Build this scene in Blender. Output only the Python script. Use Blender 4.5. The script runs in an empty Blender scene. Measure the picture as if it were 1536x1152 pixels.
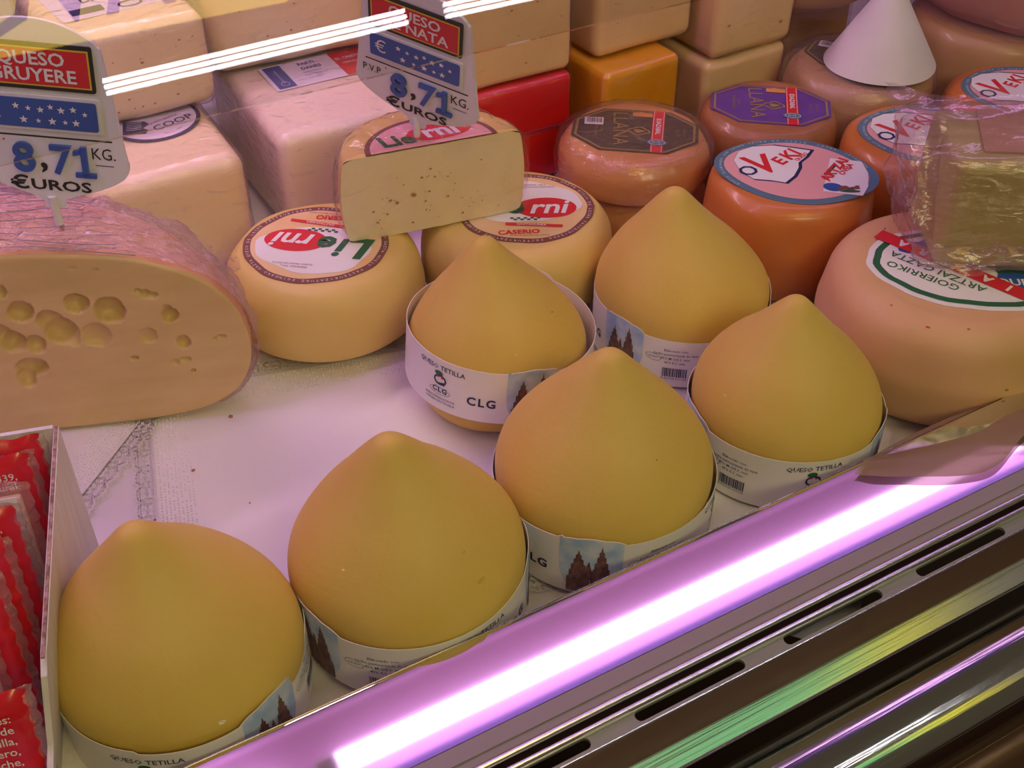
import bpy, bmesh, math, random
from mathutils import Vector, Matrix, noise
random.seed(7)
R = math.radians
PI = math.pi
sc = bpy.context.scene
col = sc.collection

# ------------------------------------------------------------------ camera
CAMZ = .55; PITCH = R(40); FOC = 1750.0
cam = bpy.data.cameras.new('camera'); camo = bpy.data.objects.new('camera', cam); col.objects.link(camo)
camo.location = (0, 0, CAMZ); camo.rotation_euler = (R(50), 0, 0)
cam.sensor_width = 36; cam.lens = 36*FOC/1536; cam.clip_start = .01; cam.clip_end = 50
sc.camera = camo
# ------------------------------------------------------------------ colour management
sc.view_settings.view_transform = 'Standard'; sc.view_settings.look = 'None'
sc.view_settings.gamma = 1; sc.view_settings.use_curve_mapping = False
sc.view_settings.exposure = -0.42
# ------------------------------------------------------------------ world: dim brown shop around the case
w = bpy.data.worlds.new('shop'); sc.world = w; w.use_nodes = True
w.node_tree.nodes['Background'].inputs[0].default_value = (.32, .26, .17, 1)
w.node_tree.nodes['Background'].inputs[1].default_value = .32

# case frame: u runs along the front rail, n goes into the case
CA = R(29.54); CU = Vector((math.cos(CA), math.sin(CA), 0)); CN = Vector((-math.sin(CA), math.cos(CA), 0))
def FR(u, n, z=0): return CU*u + CN*n + Vector((0, 0, z))

def area(name, loc, target, sx, sy, power, colr):
    l = bpy.data.lights.new(name, 'AREA'); l.shape = 'RECTANGLE'; l.size = sx; l.size_y = sy; l.energy = power; l.color = colr
    o = bpy.data.objects.new(name, l); col.objects.link(o); o.location = loc
    o.rotation_euler = (Vector(target)-Vector(loc)).to_track_quat('-Z', 'Y').to_euler()
    return o
LAMP_LEFT, LAMP_MAIN = 16, 7.2
PINK = (1, .56, 1.14)
area('shop_ceiling_light', (.75, -1.05, 1.45), (.15, .6, 0), .8, .4, 12, (1, .88, .42))
area('added_rear_fill', FR(.10, 1.10, .72), FR(.15, .7, 0), .7, .05, 3.2, (1, .60, .88))  # extra lamp added to brighten the left rear of the case

# ================================================================== materials
MATS = {}
def mat(name, colr, rough=.5, metal=0, col2=None, scale=8, bump=0, bscale=40, coat=0, sss=0, emit=None, stretch=None, spec=.5, detail=4, lo=.35, hi=.7):
    if name in MATS: return MATS[name]
    m = bpy.data.materials.new(name); m.use_nodes = True; nt = m.node_tree; N = nt.nodes; L = nt.links
    b = N['Principled BSDF']
    b.inputs['Base Color'].default_value = (*colr, 1); b.inputs['Roughness'].default_value = rough
    b.inputs['Metallic'].default_value = metal; b.inputs['Coat Weight'].default_value = coat
    b.inputs['Coat Roughness'].default_value = .12
    b.inputs['Specular IOR Level'].default_value = spec
    if sss:
        b.inputs['Subsurface Weight'].default_value = sss; b.inputs['Subsurface Radius'].default_value = (1, .5, .15)
        b.inputs['Subsurface Scale'].default_value = .006
    if emit:
        b.inputs['Emission Color'].default_value = (*emit[0], 1); b.inputs['Emission Strength'].default_value = emit[1]
    if col2 or bump:
        tc = N.new('ShaderNodeTexCoord'); mp = N.new('ShaderNodeMapping'); L.new(tc.outputs['Object'], mp.inputs[0])
        if stretch: mp.inputs['Scale'].default_value = stretch
    if col2:
        n1 = N.new('ShaderNodeTexNoise'); n1.inputs['Scale'].default_value = scale; n1.inputs['Detail'].default_value = detail
        L.new(mp.outputs[0], n1.inputs['Vector'])
        r = N.new('ShaderNodeValToRGB'); r.color_ramp.elements[0].position = lo; r.color_ramp.elements[1].position = hi
        r.color_ramp.elements[0].color = (*colr, 1); r.color_ramp.elements[1].color = (*col2, 1)
        L.new(n1.outputs[0], r.inputs[0]); L.new(r.outputs[0], b.inputs['Base Color'])
    if bump:
        n2 = N.new('ShaderNodeTexNoise'); n2.inputs['Scale'].default_value = bscale; n2.inputs['Detail'].default_value = 3
        L.new(mp.outputs[0], n2.inputs['Vector'])
        bp = N.new('ShaderNodeBump'); bp.inputs['Strength'].default_value = bump; bp.inputs['Distance'].default_value = .002
        L.new(n2.outputs[0], bp.inputs['Height']); L.new(bp.outputs[0], b.inputs['Normal'])
    MATS[name] = m; return m

def both_sides(N, L, fr, ior):
    g = N.new('ShaderNodeNewGeometry'); k = N.new('ShaderNodeMath'); k.operation = 'MULTIPLY_ADD'
    k.inputs[1].default_value = 1/ior-ior; k.inputs[2].default_value = ior
    L.new(g.outputs['Backfacing'], k.inputs[0]); L.new(k.outputs[0], fr.inputs[0])
def film_mat(name, tint=(1, .95, 1), base=.05, rough=.12, bscale=60, bstr=.9, haze=0, hazecol=(.9, .85, .9), stretch=(1, 1, 3), crease=.3):
    """clear plastic film: mostly transparent, glossy by fresnel, a little milky along its creases"""
    if name in MATS: return MATS[name]
    m = bpy.data.materials.new(name); m.use_nodes = True; nt = m.node_tree; N = nt.nodes; L = nt.links; N.clear()
    out = N.new('ShaderNodeOutputMaterial'); tr = N.new('ShaderNodeBsdfTransparent'); tr.inputs[0].default_value = (*tint, 1)
    gl = N.new('ShaderNodeBsdfGlossy'); gl.inputs['Roughness'].default_value = rough
    df = N.new('ShaderNodeBsdfDiffuse'); df.inputs[0].default_value = (*hazecol, 1)
    tc = N.new('ShaderNodeTexCoord'); mp = N.new('ShaderNodeMapping'); mp.inputs['Scale'].default_value = stretch; mp.inputs['Rotation'].default_value = (.3, .5, .4)
    L.new(tc.outputs['Object'], mp.inputs[0])
    ns = N.new('ShaderNodeTexNoise'); ns.inputs['Scale'].default_value = bscale; ns.inputs['Detail'].default_value = 4; ns.inputs['Distortion'].default_value = 1.2
    L.new(mp.outputs[0], ns.inputs['Vector'])
    bp = N.new('ShaderNodeBump'); bp.inputs['Strength'].default_value = bstr; bp.inputs['Distance'].default_value = .004; L.new(ns.outputs[0], bp.inputs['Height'])
    L.new(bp.outputs[0], gl.inputs['Normal'])
    fr = N.new('ShaderNodeFresnel'); L.new(bp.outputs[0], fr.inputs['Normal']); both_sides(N, L, fr, 1.5)
    ad = N.new('ShaderNodeMath'); ad.operation = 'MULTIPLY_ADD'; ad.inputs[1].default_value = 1.0; ad.inputs[2].default_value = base; ad.use_clamp = True; L.new(fr.outputs[0], ad.inputs[0])
    cr = N.new('ShaderNodeValToRGB'); cr.color_ramp.elements[0].position = .60; cr.color_ramp.elements[1].position = .74
    cr.color_ramp.elements[0].color = (haze, haze, haze, 1); cr.color_ramp.elements[1].color = (haze+crease,)*3+(1,)
    L.new(ns.outputs[0], cr.inputs[0])
    m1 = N.new('ShaderNodeMixShader'); L.new(cr.outputs[0], m1.inputs[0]); L.new(tr.outputs[0], m1.inputs[1]); L.new(df.outputs[0], m1.inputs[2])
    m2 = N.new('ShaderNodeMixShader'); L.new(ad.outputs[0], m2.inputs[0]); L.new(m1.outputs[0], m2.inputs[1]); L.new(gl.outputs[0], m2.inputs[2])
    L.new(m2.outputs[0], out.inputs[0]); MATS[name] = m; return m

def glass_mat():
    m = bpy.data.materials.new('pane_glass'); m.use_nodes = True; nt = m.node_tree; N = nt.nodes; L = nt.links; N.clear()
    out = N.new('ShaderNodeOutputMaterial'); tr = N.new('ShaderNodeBsdfTransparent'); tr.inputs[0].default_value = (.97, .97, .97, 1)
    gl = N.new('ShaderNodeBsdfGlossy'); gl.inputs['Roughness'].default_value = 0
    fr = N.new('ShaderNodeFresnel'); both_sides(N, L, fr, 1.52)
    mx = N.new('ShaderNodeMixShader'); L.new(fr.outputs[0], mx.inputs[0]); L.new(tr.outputs[0], mx.inputs[1]); L.new(gl.outputs[0], mx.inputs[2]); L.new(mx.outputs[0], out.inputs[0])
    return m
M_glass = glass_mat()
M_rind = mat('tetilla_rind', (.72, .51, .135), .50, col2=(.67, .45, .10), scale=14, bump=.10, bscale=260, sss=.25, spec=.22)
M_rindB = mat('cream_rind', (.77, .57, .20), .45, col2=(.72, .50, .15), scale=10, bump=.18, bscale=90, sss=.15, spec=.4)
M_gold = mat('golden_rind', (.64, .21, .05), .38, col2=(.54, .15, .035), scale=10, bump=.2, bscale=110, coat=.3)
M_amber = mat('amber_rind', (.70, .33, .12), .38, col2=(.60, .25, .08), scale=10, bump=.2, bscale=80, coat=.4)
M_brown = mat('brown_rind', (.42, .17, .08), .42, col2=(.34, .12, .05), scale=20, bump=.4, bscale=130, coat=.3)
M_tan = mat('tan_rind', (.54, .32, .18), .45, col2=(.47, .25, .12), scale=12, bump=.25, bscale=90, coat=.2)
M_pinkr = mat('pale_pink_rind', (.74, .43, .24), .5, col2=(.62, .36, .15), scale=9, bump=.3, bscale=70, spec=.4)
M_paste = mat('pale_paste', (.88, .82, .56), .5, col2=(.84, .76, .48), scale=30, bump=.35, bscale=200, sss=.2)
M_paste2 = mat('green_yellow_paste', (.48, .42, .14), .5, col2=(.42, .36, .10), scale=30, bump=.3, bscale=160)
M_gru = mat('gruyere_paste', (.70, .50, .24), .42, col2=(.64, .44, .19), scale=18, bump=.12, bscale=120, sss=.2, stretch=(1, 1, 4))
M_grurind = mat('gruyere_rind', (.84, .50, .28), .5, col2=(.68, .34, .16), scale=30, bump=.5, bscale=60)
M_block = mat('pale_block', (.93, .83, .50), .5, col2=(.90, .76, .41), scale=12, bump=.3, bscale=80, sss=.15, coat=.2)
M_blockP = mat('blush_block', (.94, .84, .64), .5, col2=(.92, .79, .57), scale=12, bump=.35, bscale=60, sss=.15, coat=.2)
M_blockY = mat('straw_block', (.86, .66, .32), .5, col2=(.80, .59, .26), scale=12, bump=.3, bscale=80, coat=.2)
M_yel = mat('yellow_wax', (.86, .44, .02), .35, col2=(.80, .34, .01), scale=12, bump=.3, bscale=70, coat=.6)
M_redw = mat('red_wax', (.72, .012, .012), .3, col2=(.62, .01, .012), scale=12, bump=.25, bscale=60, coat=.6)
M_paper = mat('white_paper', (.82, .79, .80), .7, bump=.15, bscale=150)
M_card = mat('white_card', (.80, .74, .74), .6, col2=(.70, .64, .63), scale=20, stretch=(8, 8, .5), bump=.1)
M_cardedge = mat('brown_card_edge', (.22, .10, .08), .8, col2=(.55, .35, .3), scale=300)
M_band = mat('band_paper', (.84, .80, .82), .42, coat=.2)
M_deck = mat('deck_enamel', (.78, .74, .77), .45, col2=(.72, .68, .72), scale=6, bump=.1, bscale=30)
M_cone = mat('cone_paper', (.80, .76, .80), .6, col2=(.72, .68, .72), scale=18)
M_steel = mat('polished_steel', (.72, .70, .72), .05, 1)
M_steel2 = mat('brushed_steel', (.66, .64, .62), .20, 1, bump=.08, bscale=400, stretch=(.02, 1, 1))
M_steel3 = mat('brown_reflection_steel', (.26, .15, .11), .30, .7)  # brown base colour stands in for the surroundings this steel mirrors
M_bump = mat('bumper_steel', (.62, .60, .58), .14, 1, bump=.12, bscale=300, stretch=(.02, 1, 1))
M_groove = mat('groove_rubber', (.05, .02, .025), .5)
M_seal = mat('grey_seal', (.30, .25, .27), .45)
M_dark = mat('dark_void', (.004, .003, .004), 1, spec=0)
M_grille = mat('grille_metal', (.62, .62, .58), .30, .75, bump=.2, bscale=400, stretch=(.02, 1, 1))
M_ivory = mat('tag_plastic', (.78, .78, .84), .35, coat=.2)
M_pin = mat('pin_metal', (.55, .5, .5), .25, 1)
INK = {
 'red': mat('ink_red', (.70, .02, .035), .45), 'blue': mat('ink_blue', (.03, .07, .32), .45), 'navy': mat('ink_navy', (.02, .025, .12), .45),
 'black': mat('ink_black', (.02, .018, .02), .5), 'white': mat('ink_white', (.85, .83, .86), .5), 'cream': mat('ink_cream', (.86, .66, .40), .5, col2=(.80, .50, .20), scale=20),
 'green': mat('ink_green', (.02, .13, .06), .5), 'brown': mat('ink_brown', (.22, .07, .06), .5), 'gold': mat('ink_gold', (.35, .24, .08), .4),
 'purple': mat('ink_purple', (.12, .045, .30), .45, col2=(.16, .06, .36), scale=40), 'teal': mat('ink_teal', (.10, .20, .30), .45),
 'pink': mat('ink_pink', (.80, .40, .42), .5), 'sky': mat('print_sky', (.34, .50, .80), .4, col2=(.68, .72, .88), scale=90), 'tower': mat('print_tower', (.10, .045, .045), .5, col2=(.25, .12, .11), scale=350, stretch=(1, 1, .6)),
 'char': mat('ink_charcoal', (.06, .045, .04), .4, col2=(.085, .06, .05), scale=60), 'orange': mat('ink_orange', (.75, .30, .08), .5), 'tagblue': mat('tag_blue', (.03, .10, .42), .4, coat=.3),
 'redfilm': mat('red_pack_film', (.72, .015, .03), .28, col2=(.60, .01, .02), scale=30, bump=.3, bscale=50, coat=.5), 'yellow': mat('ink_yellow', (.8, .6, .05), .4),
}
F_cling = film_mat('cling_film', base=.02, rough=.14, bscale=45, bstr=.8, haze=.03, crease=.16, hazecol=(.9, .75, .85))
F_cling2 = film_mat('cling_film_tight', base=.01, rough=.12, bscale=25, bstr=.5, haze=.0, crease=.08)
F_crink = film_mat('cling_film_crinkled', base=.05, rough=.16, bscale=90, bstr=1, haze=.22, crease=.5, hazecol=(.9, .66, .72), stretch=(1, 2.5, 1))
F_bag = film_mat('bag_film', base=.03, rough=.12, bscale=22, bstr=.8, haze=.11, crease=.25, hazecol=(.68, .42, .56))
F_sheet = film_mat('sheet_film', tint=(.85, .75, .65), base=.0, rough=.35, bscale=12, bstr=.5, haze=.72, crease=.1, hazecol=(.34, .22, .13))
M_tube = mat('tube_glow', (1, 1, 1), .5, emit=(PINK, LAMP_MAIN)); M_tubeL = mat('tube_glow_left', (1, 1, 1), .5, emit=(PINK, LAMP_LEFT))
M_white_en = mat('rose_reflector', (.80, .52, .74), .5)  # rose tint paints in the pink glow seen around the mirrored tube
M_violet = mat('violet_for_reflection', (.07, .06, .26), .5)  # violet put in for the ledge to mirror
M_shoptube = mat('shop_tube_glow', (1, 1, 1), .5, emit=((.95, .95, 1), 28))

# ================================================================== object helpers
def mesh_data(name, V, F, m, smooth=True, smooth_angle=None):
    me = bpy.data.meshes.new(name); me.from_pydata([tuple(v) for v in V], [], F)
    bm = bmesh.new(); bm.from_mesh(me); bmesh.ops.recalc_face_normals(bm, faces=bm.faces)
    if smooth:
        for f in bm.faces: f.smooth = True
        for e in bm.edges:
            if len(e.link_faces) == 2 and e.calc_face_angle(0) > R(smooth_angle or 40): e.smooth = False
    bm.to_mesh(me); bm.free()
    if m: me.materials.append(m)
    return me
def part(name, V, F, m, parent, smooth=True, label=None, kind=None, sa=None):
    o = bpy.data.objects.new(name, mesh_data(name, V, F, m, smooth, sa)); col.objects.link(o); o.parent = parent
    if label: o['label'] = label
    if kind: o['kind'] = kind
    return o
def thing(name, label, cat, loc=(0, 0, 0), rz=0, group=None, rot=None):
    o = bpy.data.objects.new(name, None); col.objects.link(o); o.empty_display_size = .02
    o.location = loc; o.rotation_euler = rot or (0, 0, rz); o['label'] = label; o['category'] = cat
    if group: o['group'] = group
    return o
def smooth01(t): t = max(0, min(1, t)); return t*t*(3-2*t)
def interp(C, x):
    for k in range(len(C)-1):
        if C[k][0] <= x <= C[k+1][0]: return C[k][1]+(C[k+1][1]-C[k][1])*(x-C[k][0])/max(1e-9, C[k+1][0]-C[k][0])
    return C[-1][1] if x > C[-1][0] else C[0][1]
def join(*ms):
    V = []; F = []
    for v, f in ms:
        k = len(V); V += [Vector(a) for a in v]; F += [tuple(i+k for i in q) for q in f]
    return V, F
def xf(ms, M): return [M @ Vector(v) for v in ms[0]], ms[1]
def lathe(prof, seg=64, squash=None):
    V = []; F = []; n = len(prof)
    for i in range(seg):
        a = 2*PI*i/seg
        for r, z in prof: V.append(Vector((r*math.cos(a), r*math.sin(a), z)))
    for i in range(seg):
        j = (i+1) % seg
        for k in range(n-1):
            r0, r1 = prof[k][0], prof[k+1][0]
            a, b, c, d = i*n+k, j*n+k, j*n+k+1, i*n+k+1
            if r0 < 1e-7: F.append((a, c, d))
            elif r1 < 1e-7: F.append((a, b, d))
            else: F.append((a, b, c, d))
    return V, F
def weld(ms, d=1e-6):
    bm = bmesh.new(); vs = [bm.verts.new(v) for v in ms[0]]
    for f in ms[1]:
        try: bm.faces.new([vs[i] for i in f])
        except ValueError: pass
    bmesh.ops.remove_doubles(bm, verts=bm.verts, dist=d); bm.verts.index_update()
    V = [v.co.copy() for v in bm.verts]; F = [tuple(v.index for v in f.verts) for f in bm.faces]; bm.free()
    return V, F
def spline(pts, k=6):
    out = []; P = [pts[0]]+list(pts)+[pts[-1]]
    for i in range(1, len(P)-2):
        p0, p1, p2, p3 = P[i-1:i+3]
        for s in range(k):
            t = s/k
            out.append(tuple(.5*(2*p1[c]+(p2[c]-p0[c])*t+(2*p0[c]-5*p1[c]+4*p2[c]-p3[c])*t*t+(3*p1[c]-p0[c]-3*p2[c]+p3[c])*t**3) for c in range(len(p1))))
    out.append(tuple(pts[-1])); return out
def wob(ms, amp, sc_, seed=0):
    V, F = ms; s = Vector((seed*3.1, seed*1.7, seed))
    return [v+Vector(noise.noise_vector(v*sc_+s))*amp for v in V], F
def rbox(sx, sy, sz, r, n=14, z0=True):
    """rounded box as an even grid (x,y centred, z from 0)"""
    V = []; F = []; idx = {}
    H = (sx/2, sy/2, sz/2)
    def key(p):
        k = tuple(round(c, 6) for c in p)
        if k not in idx:
            idx[k] = len(V); q = []
            for c in range(3):
                q.append(p[c]*H[c])
            inner = Vector([max(-(H[c]-r), min(H[c]-r, q[c])) for c in range(3)]); d = Vector(q)-inner
            if d.length > 1e-9: d = d.normalized()*r
            V.append(inner+d+Vector((0, 0, H[2] if z0 else 0)))
        return idx[k]
    lin = lambda h: sorted(set([-1, 1]+[max(-1, min(1, s*(1-r/h*(1-t)))) for s in (-1, 1) for t in (0, .2, .42, .7)]+[(-1+2*i/n)*(1-r/h) for i in range(n+1)]))
    A = [lin(h) for h in H]
    for ax in range(3):
        b, c = [i for i in range(3) if i != ax]
        for s in (-1, 1):
            for i in range(len(A[b])-1):
                for j in range(len(A[c])-1):
                    q = []
                    for (p, q_) in ((i, j), (i+1, j), (i+1, j+1), (i, j+1)):
                        v = [0, 0, 0]; v[ax] = s; v[b] = A[b][p]; v[c] = A[c][q_]; q.append(key(v))
                    if len(set(q)) == 4: F.append(tuple(q))
    return V, F
def box(x0, x1, y0, y1, z0, z1):
    V = [Vector((x, y, z)) for x in (x0, x1) for y in (y0, y1) for z in (z0, z1)]
    return V, [(0, 1, 3, 2), (4, 6, 7, 5), (0, 4, 5, 1), (2, 3, 7, 6), (0, 2, 6, 4), (1, 5, 7, 3)]
def prism(poly, t, z0=0):
    """2-D outline (convex or not) extruded along z; faces by ngon"""
    n = len(poly); V = [Vector((x, y, z0)) for x, y in poly]+[Vector((x, y, z0+t)) for x, y in poly]
    return V, [tuple(range(n))[::-1], tuple(range(n, 2*n))]+[(i, (i+1) % n, (i+1) % n+n, i+n) for i in range(n)]
def tube(pts, r, seg=10, cap=True):
    V = []; F = []; pts = [Vector(p) for p in pts]
    for i, p in enumerate(pts):
        d = (pts[min(i+1, len(pts)-1)]-pts[max(i-1, 0)]).normalized()
        a = d.cross(Vector((0, 0, 1)) if abs(d.z) < .9 else Vector((1, 0, 0))).normalized(); b = d.cross(a)
        for k in range(seg):
            t = 2*PI*k/seg; V.append(p+(a*math.cos(t)+b*math.sin(t))*r)
    for i in range(len(pts)-1):
        for k in range(seg): F.append((i*seg+k, i*seg+(k+1) % seg, (i+1)*seg+(k+1) % seg, (i+1)*seg+k))
    if cap: F.append(tuple(range(seg))[::-1]); F.append(tuple(range((len(pts)-1)*seg, len(pts)*seg)))
    return V, F
# ---- flat print, as thin meshes
_tc = {}
def text(s, size=.01, bold=0, align='CENTER', shear=0, sx=1, res=2, sp=1):
    k = (s, bold, shear, res, sp, align)
    if k not in _tc:
        c = bpy.data.curves.new('t', 'FONT'); c.body = s; c.align_x = align; c.align_y = 'CENTER'; c.offset = bold; c.shear = shear; c.resolution_u = res; c.space_character = sp
        o = bpy.data.objects.new('t', c); me = bpy.data.meshes.new_from_object(o)
        _tc[k] = ([v.co.copy() for v in me.vertices], [tuple(p.vertices) for p in me.polygons])
        bpy.data.objects.remove(o); bpy.data.curves.remove(c); bpy.data.meshes.remove(me)
    V, F = _tc[k]; return [Vector((v.x*size*sx, v.y*size, 0)) for v in V], F
def at2(ms, x, y, rot=0, sx=1, sy=1):
    c, s = math.cos(rot), math.sin(rot)
    return [Vector((x+v.x*sx*c-v.y*sy*s, y+v.x*sx*s+v.y*sy*c, v.z)) for v in ms[0]], ms[1]
def disc(rx, ry, n=48, f=None):
    V = [Vector((0, 0, 0))]
    for i in range(n):
        a = 2*PI*i/n; k = f(a) if f else 1; V.append(Vector((rx*k*math.cos(a), ry*k*math.sin(a), 0)))
    return V, [(0, i+1, (i+1) % n+1) for i in range(n)]
def ring(rx, ry, t, n=48, f=None):
    V = []
    for i in range(n):
        a = 2*PI*i/n; k = f(a) if f else 1
        V.append(Vector((rx*k*math.cos(a), ry*k*math.sin(a), 0))); V.append(Vector(((rx*k-t)*math.cos(a), (ry*k-t)*math.sin(a), 0)))
    return V, [(2*i, 2*((i+1) % n), 2*((i+1) % n)+1, 2*i+1) for i in range(n)]
def rect(x0, x1, y0, y1): return [Vector((x0, y0, 0)), Vector((x1, y0, 0)), Vector((x1, y1, 0)), Vector((x0, y1, 0))], [(0, 1, 2, 3)]
def poly2(p): return [Vector((x, y, 0)) for x, y in p], [tuple(range(len(p)))]
def barcode(x, y, wd, h, seed=3):
    rd = random.Random(seed); out = []; c = x-wd/2
    while c < x+wd/2:
        b = rd.choice((.0003, .0005, .0008)); out.append(rect(c, c+b, y-h/2, y+h/2)); c += b+rd.choice((.0004, .0006))
    return join(*out)
def star(r, x, y):
    return poly2([(x+(r if i % 2 == 0 else r*.42)*math.sin(PI*i/5), y+(r if i % 2 == 0 else r*.42)*math.cos(PI*i/5)) for i in range(10)])
def arctext(s, r, a0, size, rx=1, ry=1):
    """each letter set round a circle, reading clockwise, feet inwards"""
    out = []; a = a0
    for ch in s:
        if ch != ' ': out.append(at2(text(ch, size, res=1), r*rx*math.cos(a), r*ry*math.sin(a), a-PI/2))
        a -= size*.72/r
    return join(*out)
def lift(ms, h): return [Vector((v.x, v.y, h)) for v in ms[0]], ms[1]
def shape_print(name, ms, m, parent, h, M=None, label=None):
    ms = lift(ms, h)
    if M is not None: ms = xf(ms, M)
    return part(name, ms[0], ms[1], m, parent, False, label, kind='stuff' if any(k in name for k in ('lettering', 'lines', 'checker', 'edge', 'print', 'ring', 'emblem', 'shapes')) else None)
def plate(name, outline, m, parent, h0, t, M=None, label=None):
    V, F = prism([(v[0], v[1]) for v in outline], t, h0)
    if M is not None: V = [M @ v for v in V]
    return part(name, V, F, m, parent, False, label)
def pbox(name, parent, m, *a, label=None, smooth=False):
    V, F = box(*a); return part(name, V, F, m, parent, smooth, label)

# ================================================================== display case (the setting)
case = thing('display_case', 'refrigerated cheese counter with polished steel front rail and curved bumper', 'display case', (0, 0, 0), CA)
TA = lambda a, z: ((CAMZ-z)/math.tan(R(a)), z)
U0, U1 = -1.3, 1.9
def extrude(name, prof, m, closed=False, u0=U0, u1=U1, nu=1, label=None, sa=25, parent=None):
    n = len(prof); V = []; F = []
    for i in range(nu+1):
        uu = u0+(u1-u0)*i/nu; V += [Vector((uu, p[0], p[1])) for p in prof]
    for i in range(nu):
        for k in range(n-1+(1 if closed else 0)):
            k2 = (k+1) % n; F.append((i*n+k, i*n+k2, (i+1)*n+k2, (i+1)*n+k))
    return part(name, V, F, m, parent or case, True, label, sa=sa)
pbox('floor_panel', case, M_deck, U0, U1, .352, 1.7, -.02, -.001)
pbox('back_panel', case, mat('back_panel_brown', (.10, .05, .03), .4), U0, U1, 1.62, 1.70, -.001, .9)
# front ledge, polished
e0 = TA(59.58, .045)
lip = [(.3600, -.02), (.3595, .030), (.3590, .0395), (.3570, .0436), (.3535, .0452), (.3490, .0455)]
lip = spline([(.3515, -.02), (.3515, .038), (.3511, .0430), (.3500, .0448), (.3482, .0452)], 6)+[(.3479, .0452), (.3474, .0452), (.3465, .0452), (.340, .0452), (.33, .0452), (.315, .0452), (e0[0], .0451)]
extrude('steel_ledge', lip, M_steel)
extrude('seal_strip', [(e0[0], .0447), (e0[0]-.0006, .0453), TA(60.4, .0453), TA(60.45, .0444), TA(60.5, .0444), TA(60.84, .0440), TA(60.9, .0425)], M_seal)
def bead(a, z, r, m, name='bead'):
    c = TA(a, z); return extrude(name, [(c[0]+r*math.cos(t), c[1]+r*math.sin(t)) for t in [2*PI*i/14 for i in range(14)]], m, True)
M_bead = mat('bead_steel', (.8, .75, .8), .26, 1)
bead(61.03, .0415, .0021, M_bead)
extrude('groove', [TA(60.95, .042), TA(61.05, .034), TA(61.6, .034), TA(61.6, .036)], M_groove)
bead(61.68, .0375, .0018, M_bead)
# air grille with real slots
gz = .0365; ga, gb = TA(61.78, gz)[0], TA(62.66, gz-.0016)[0]; gc = (ga+gb)/2; slot_l, slot_w, pitch = .070, (ga-gb)*.66, .0975
def grille():
    V = []; F = []; ns = 8; cnt = 0
    u = .2261-.0975*13
    for s in range(26):
        ua = u+s*pitch-.01375; ub = ua+pitch; c0 = ua+.01375+slot_w/2; c1 = ua+.01375+slot_l-slot_w/2; r = slot_w/2
        inner = [(c1+r*math.cos(t), gc+r*math.sin(t)) for t in [-PI/2+PI*i/ns for i in range(ns+1)]]+[(c0+r*math.cos(t), gc+r*math.sin(t)) for t in [PI/2+PI*i/ns for i in range(ns+1)]]
        outer = []
        for i, (x, y) in enumerate(inner):
            if i in (0,): outer.append((c1, gb))
            elif i == ns: outer.append((c1, ga))
            elif i == ns+1: outer.append((c0, ga))
            elif i == 2*ns+1: outer.append((c0, gb))
            elif i < ns: outer.append((ub, gb+(ga-gb)*(i-1)/(ns-2)) if 1 <= i <= ns-1 else 0)
            else: outer.append((ua, ga+(gb-ga)*(i-ns-2)/(ns-2)))
        m = len(inner); k = len(V)
        zz = lambda y: gz-.0016*(ga-y)/(ga-gb)
        V += [Vector((x, y, zz(y))) for x, y in inner]+[Vector((x, y, zz(y))) for x, y in outer]+[Vector((x, y, zz(y)-.002)) for x, y in inner]
        for i in range(m):
            j = (i+1) % m
            F.append((k+i, k+j, k+m+j, k+m+i)); F.append((k+i, k+j, k+2*m+j, k+2*m+i))
    return V, F
V, F = grille(); part('air_grille', V, F, M_grille, case, False)
pbox('grille_shadow_box', case, M_dark, U0, U1, gb+.0006, ga-.0006, .012, .0200)
bead(62.70, .0345, .0008, M_steel2)
extrude('face_strip', [TA(62.74, .0335), (.2660, .030), (.2640, .018), TA(64.15, .008)], M_steel3)
g0 = TA(64.22, .0075); g1 = TA(65.30, .0012)
extrude('brushed_step', [TA(64.15, .008), g0, g1], M_steel2)
bead(65.36, .0008, .0009, M_steel)
extrude('bumper_rail', [(.2235+.030*math.cos(t), -.0305+.030*math.sin(t)) for t in [2*PI*i/72 for i in range(72)]], M_bump, True)
extrude('lower_panel', spline([(.240, -.02), (.215, -.058), (.196, -.062), (.188, -.075), (.182, -.11), (.19, -.13), (.17, -.16), (.14, -.30), (.13, -.5)], 4), M_steel3)
# front glass pane, its lower edge on the thin line of the photograph
gn, gzz = .44, .55-.44*math.tan(R(26.8))
def pane():
    t = Vector((0, .6, .8)); nn = Vector((0, .8, -.6))*.004
    a = Vector((U0, gn, gzz)); b = Vector((U1, gn, gzz)); c = b+t*.095; d = a+t*.095
    V = [a, b, c, d]; V += [v+nn for v in V]
    return V, [(0, 1, 2, 3), (4, 7, 6, 5), (0, 4, 5, 1), (1, 5, 6, 2), (2, 6, 7, 3), (3, 7, 4, 0)]
V, F = pane(); part('front_glass', V, F, M_glass, case, False)
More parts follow.
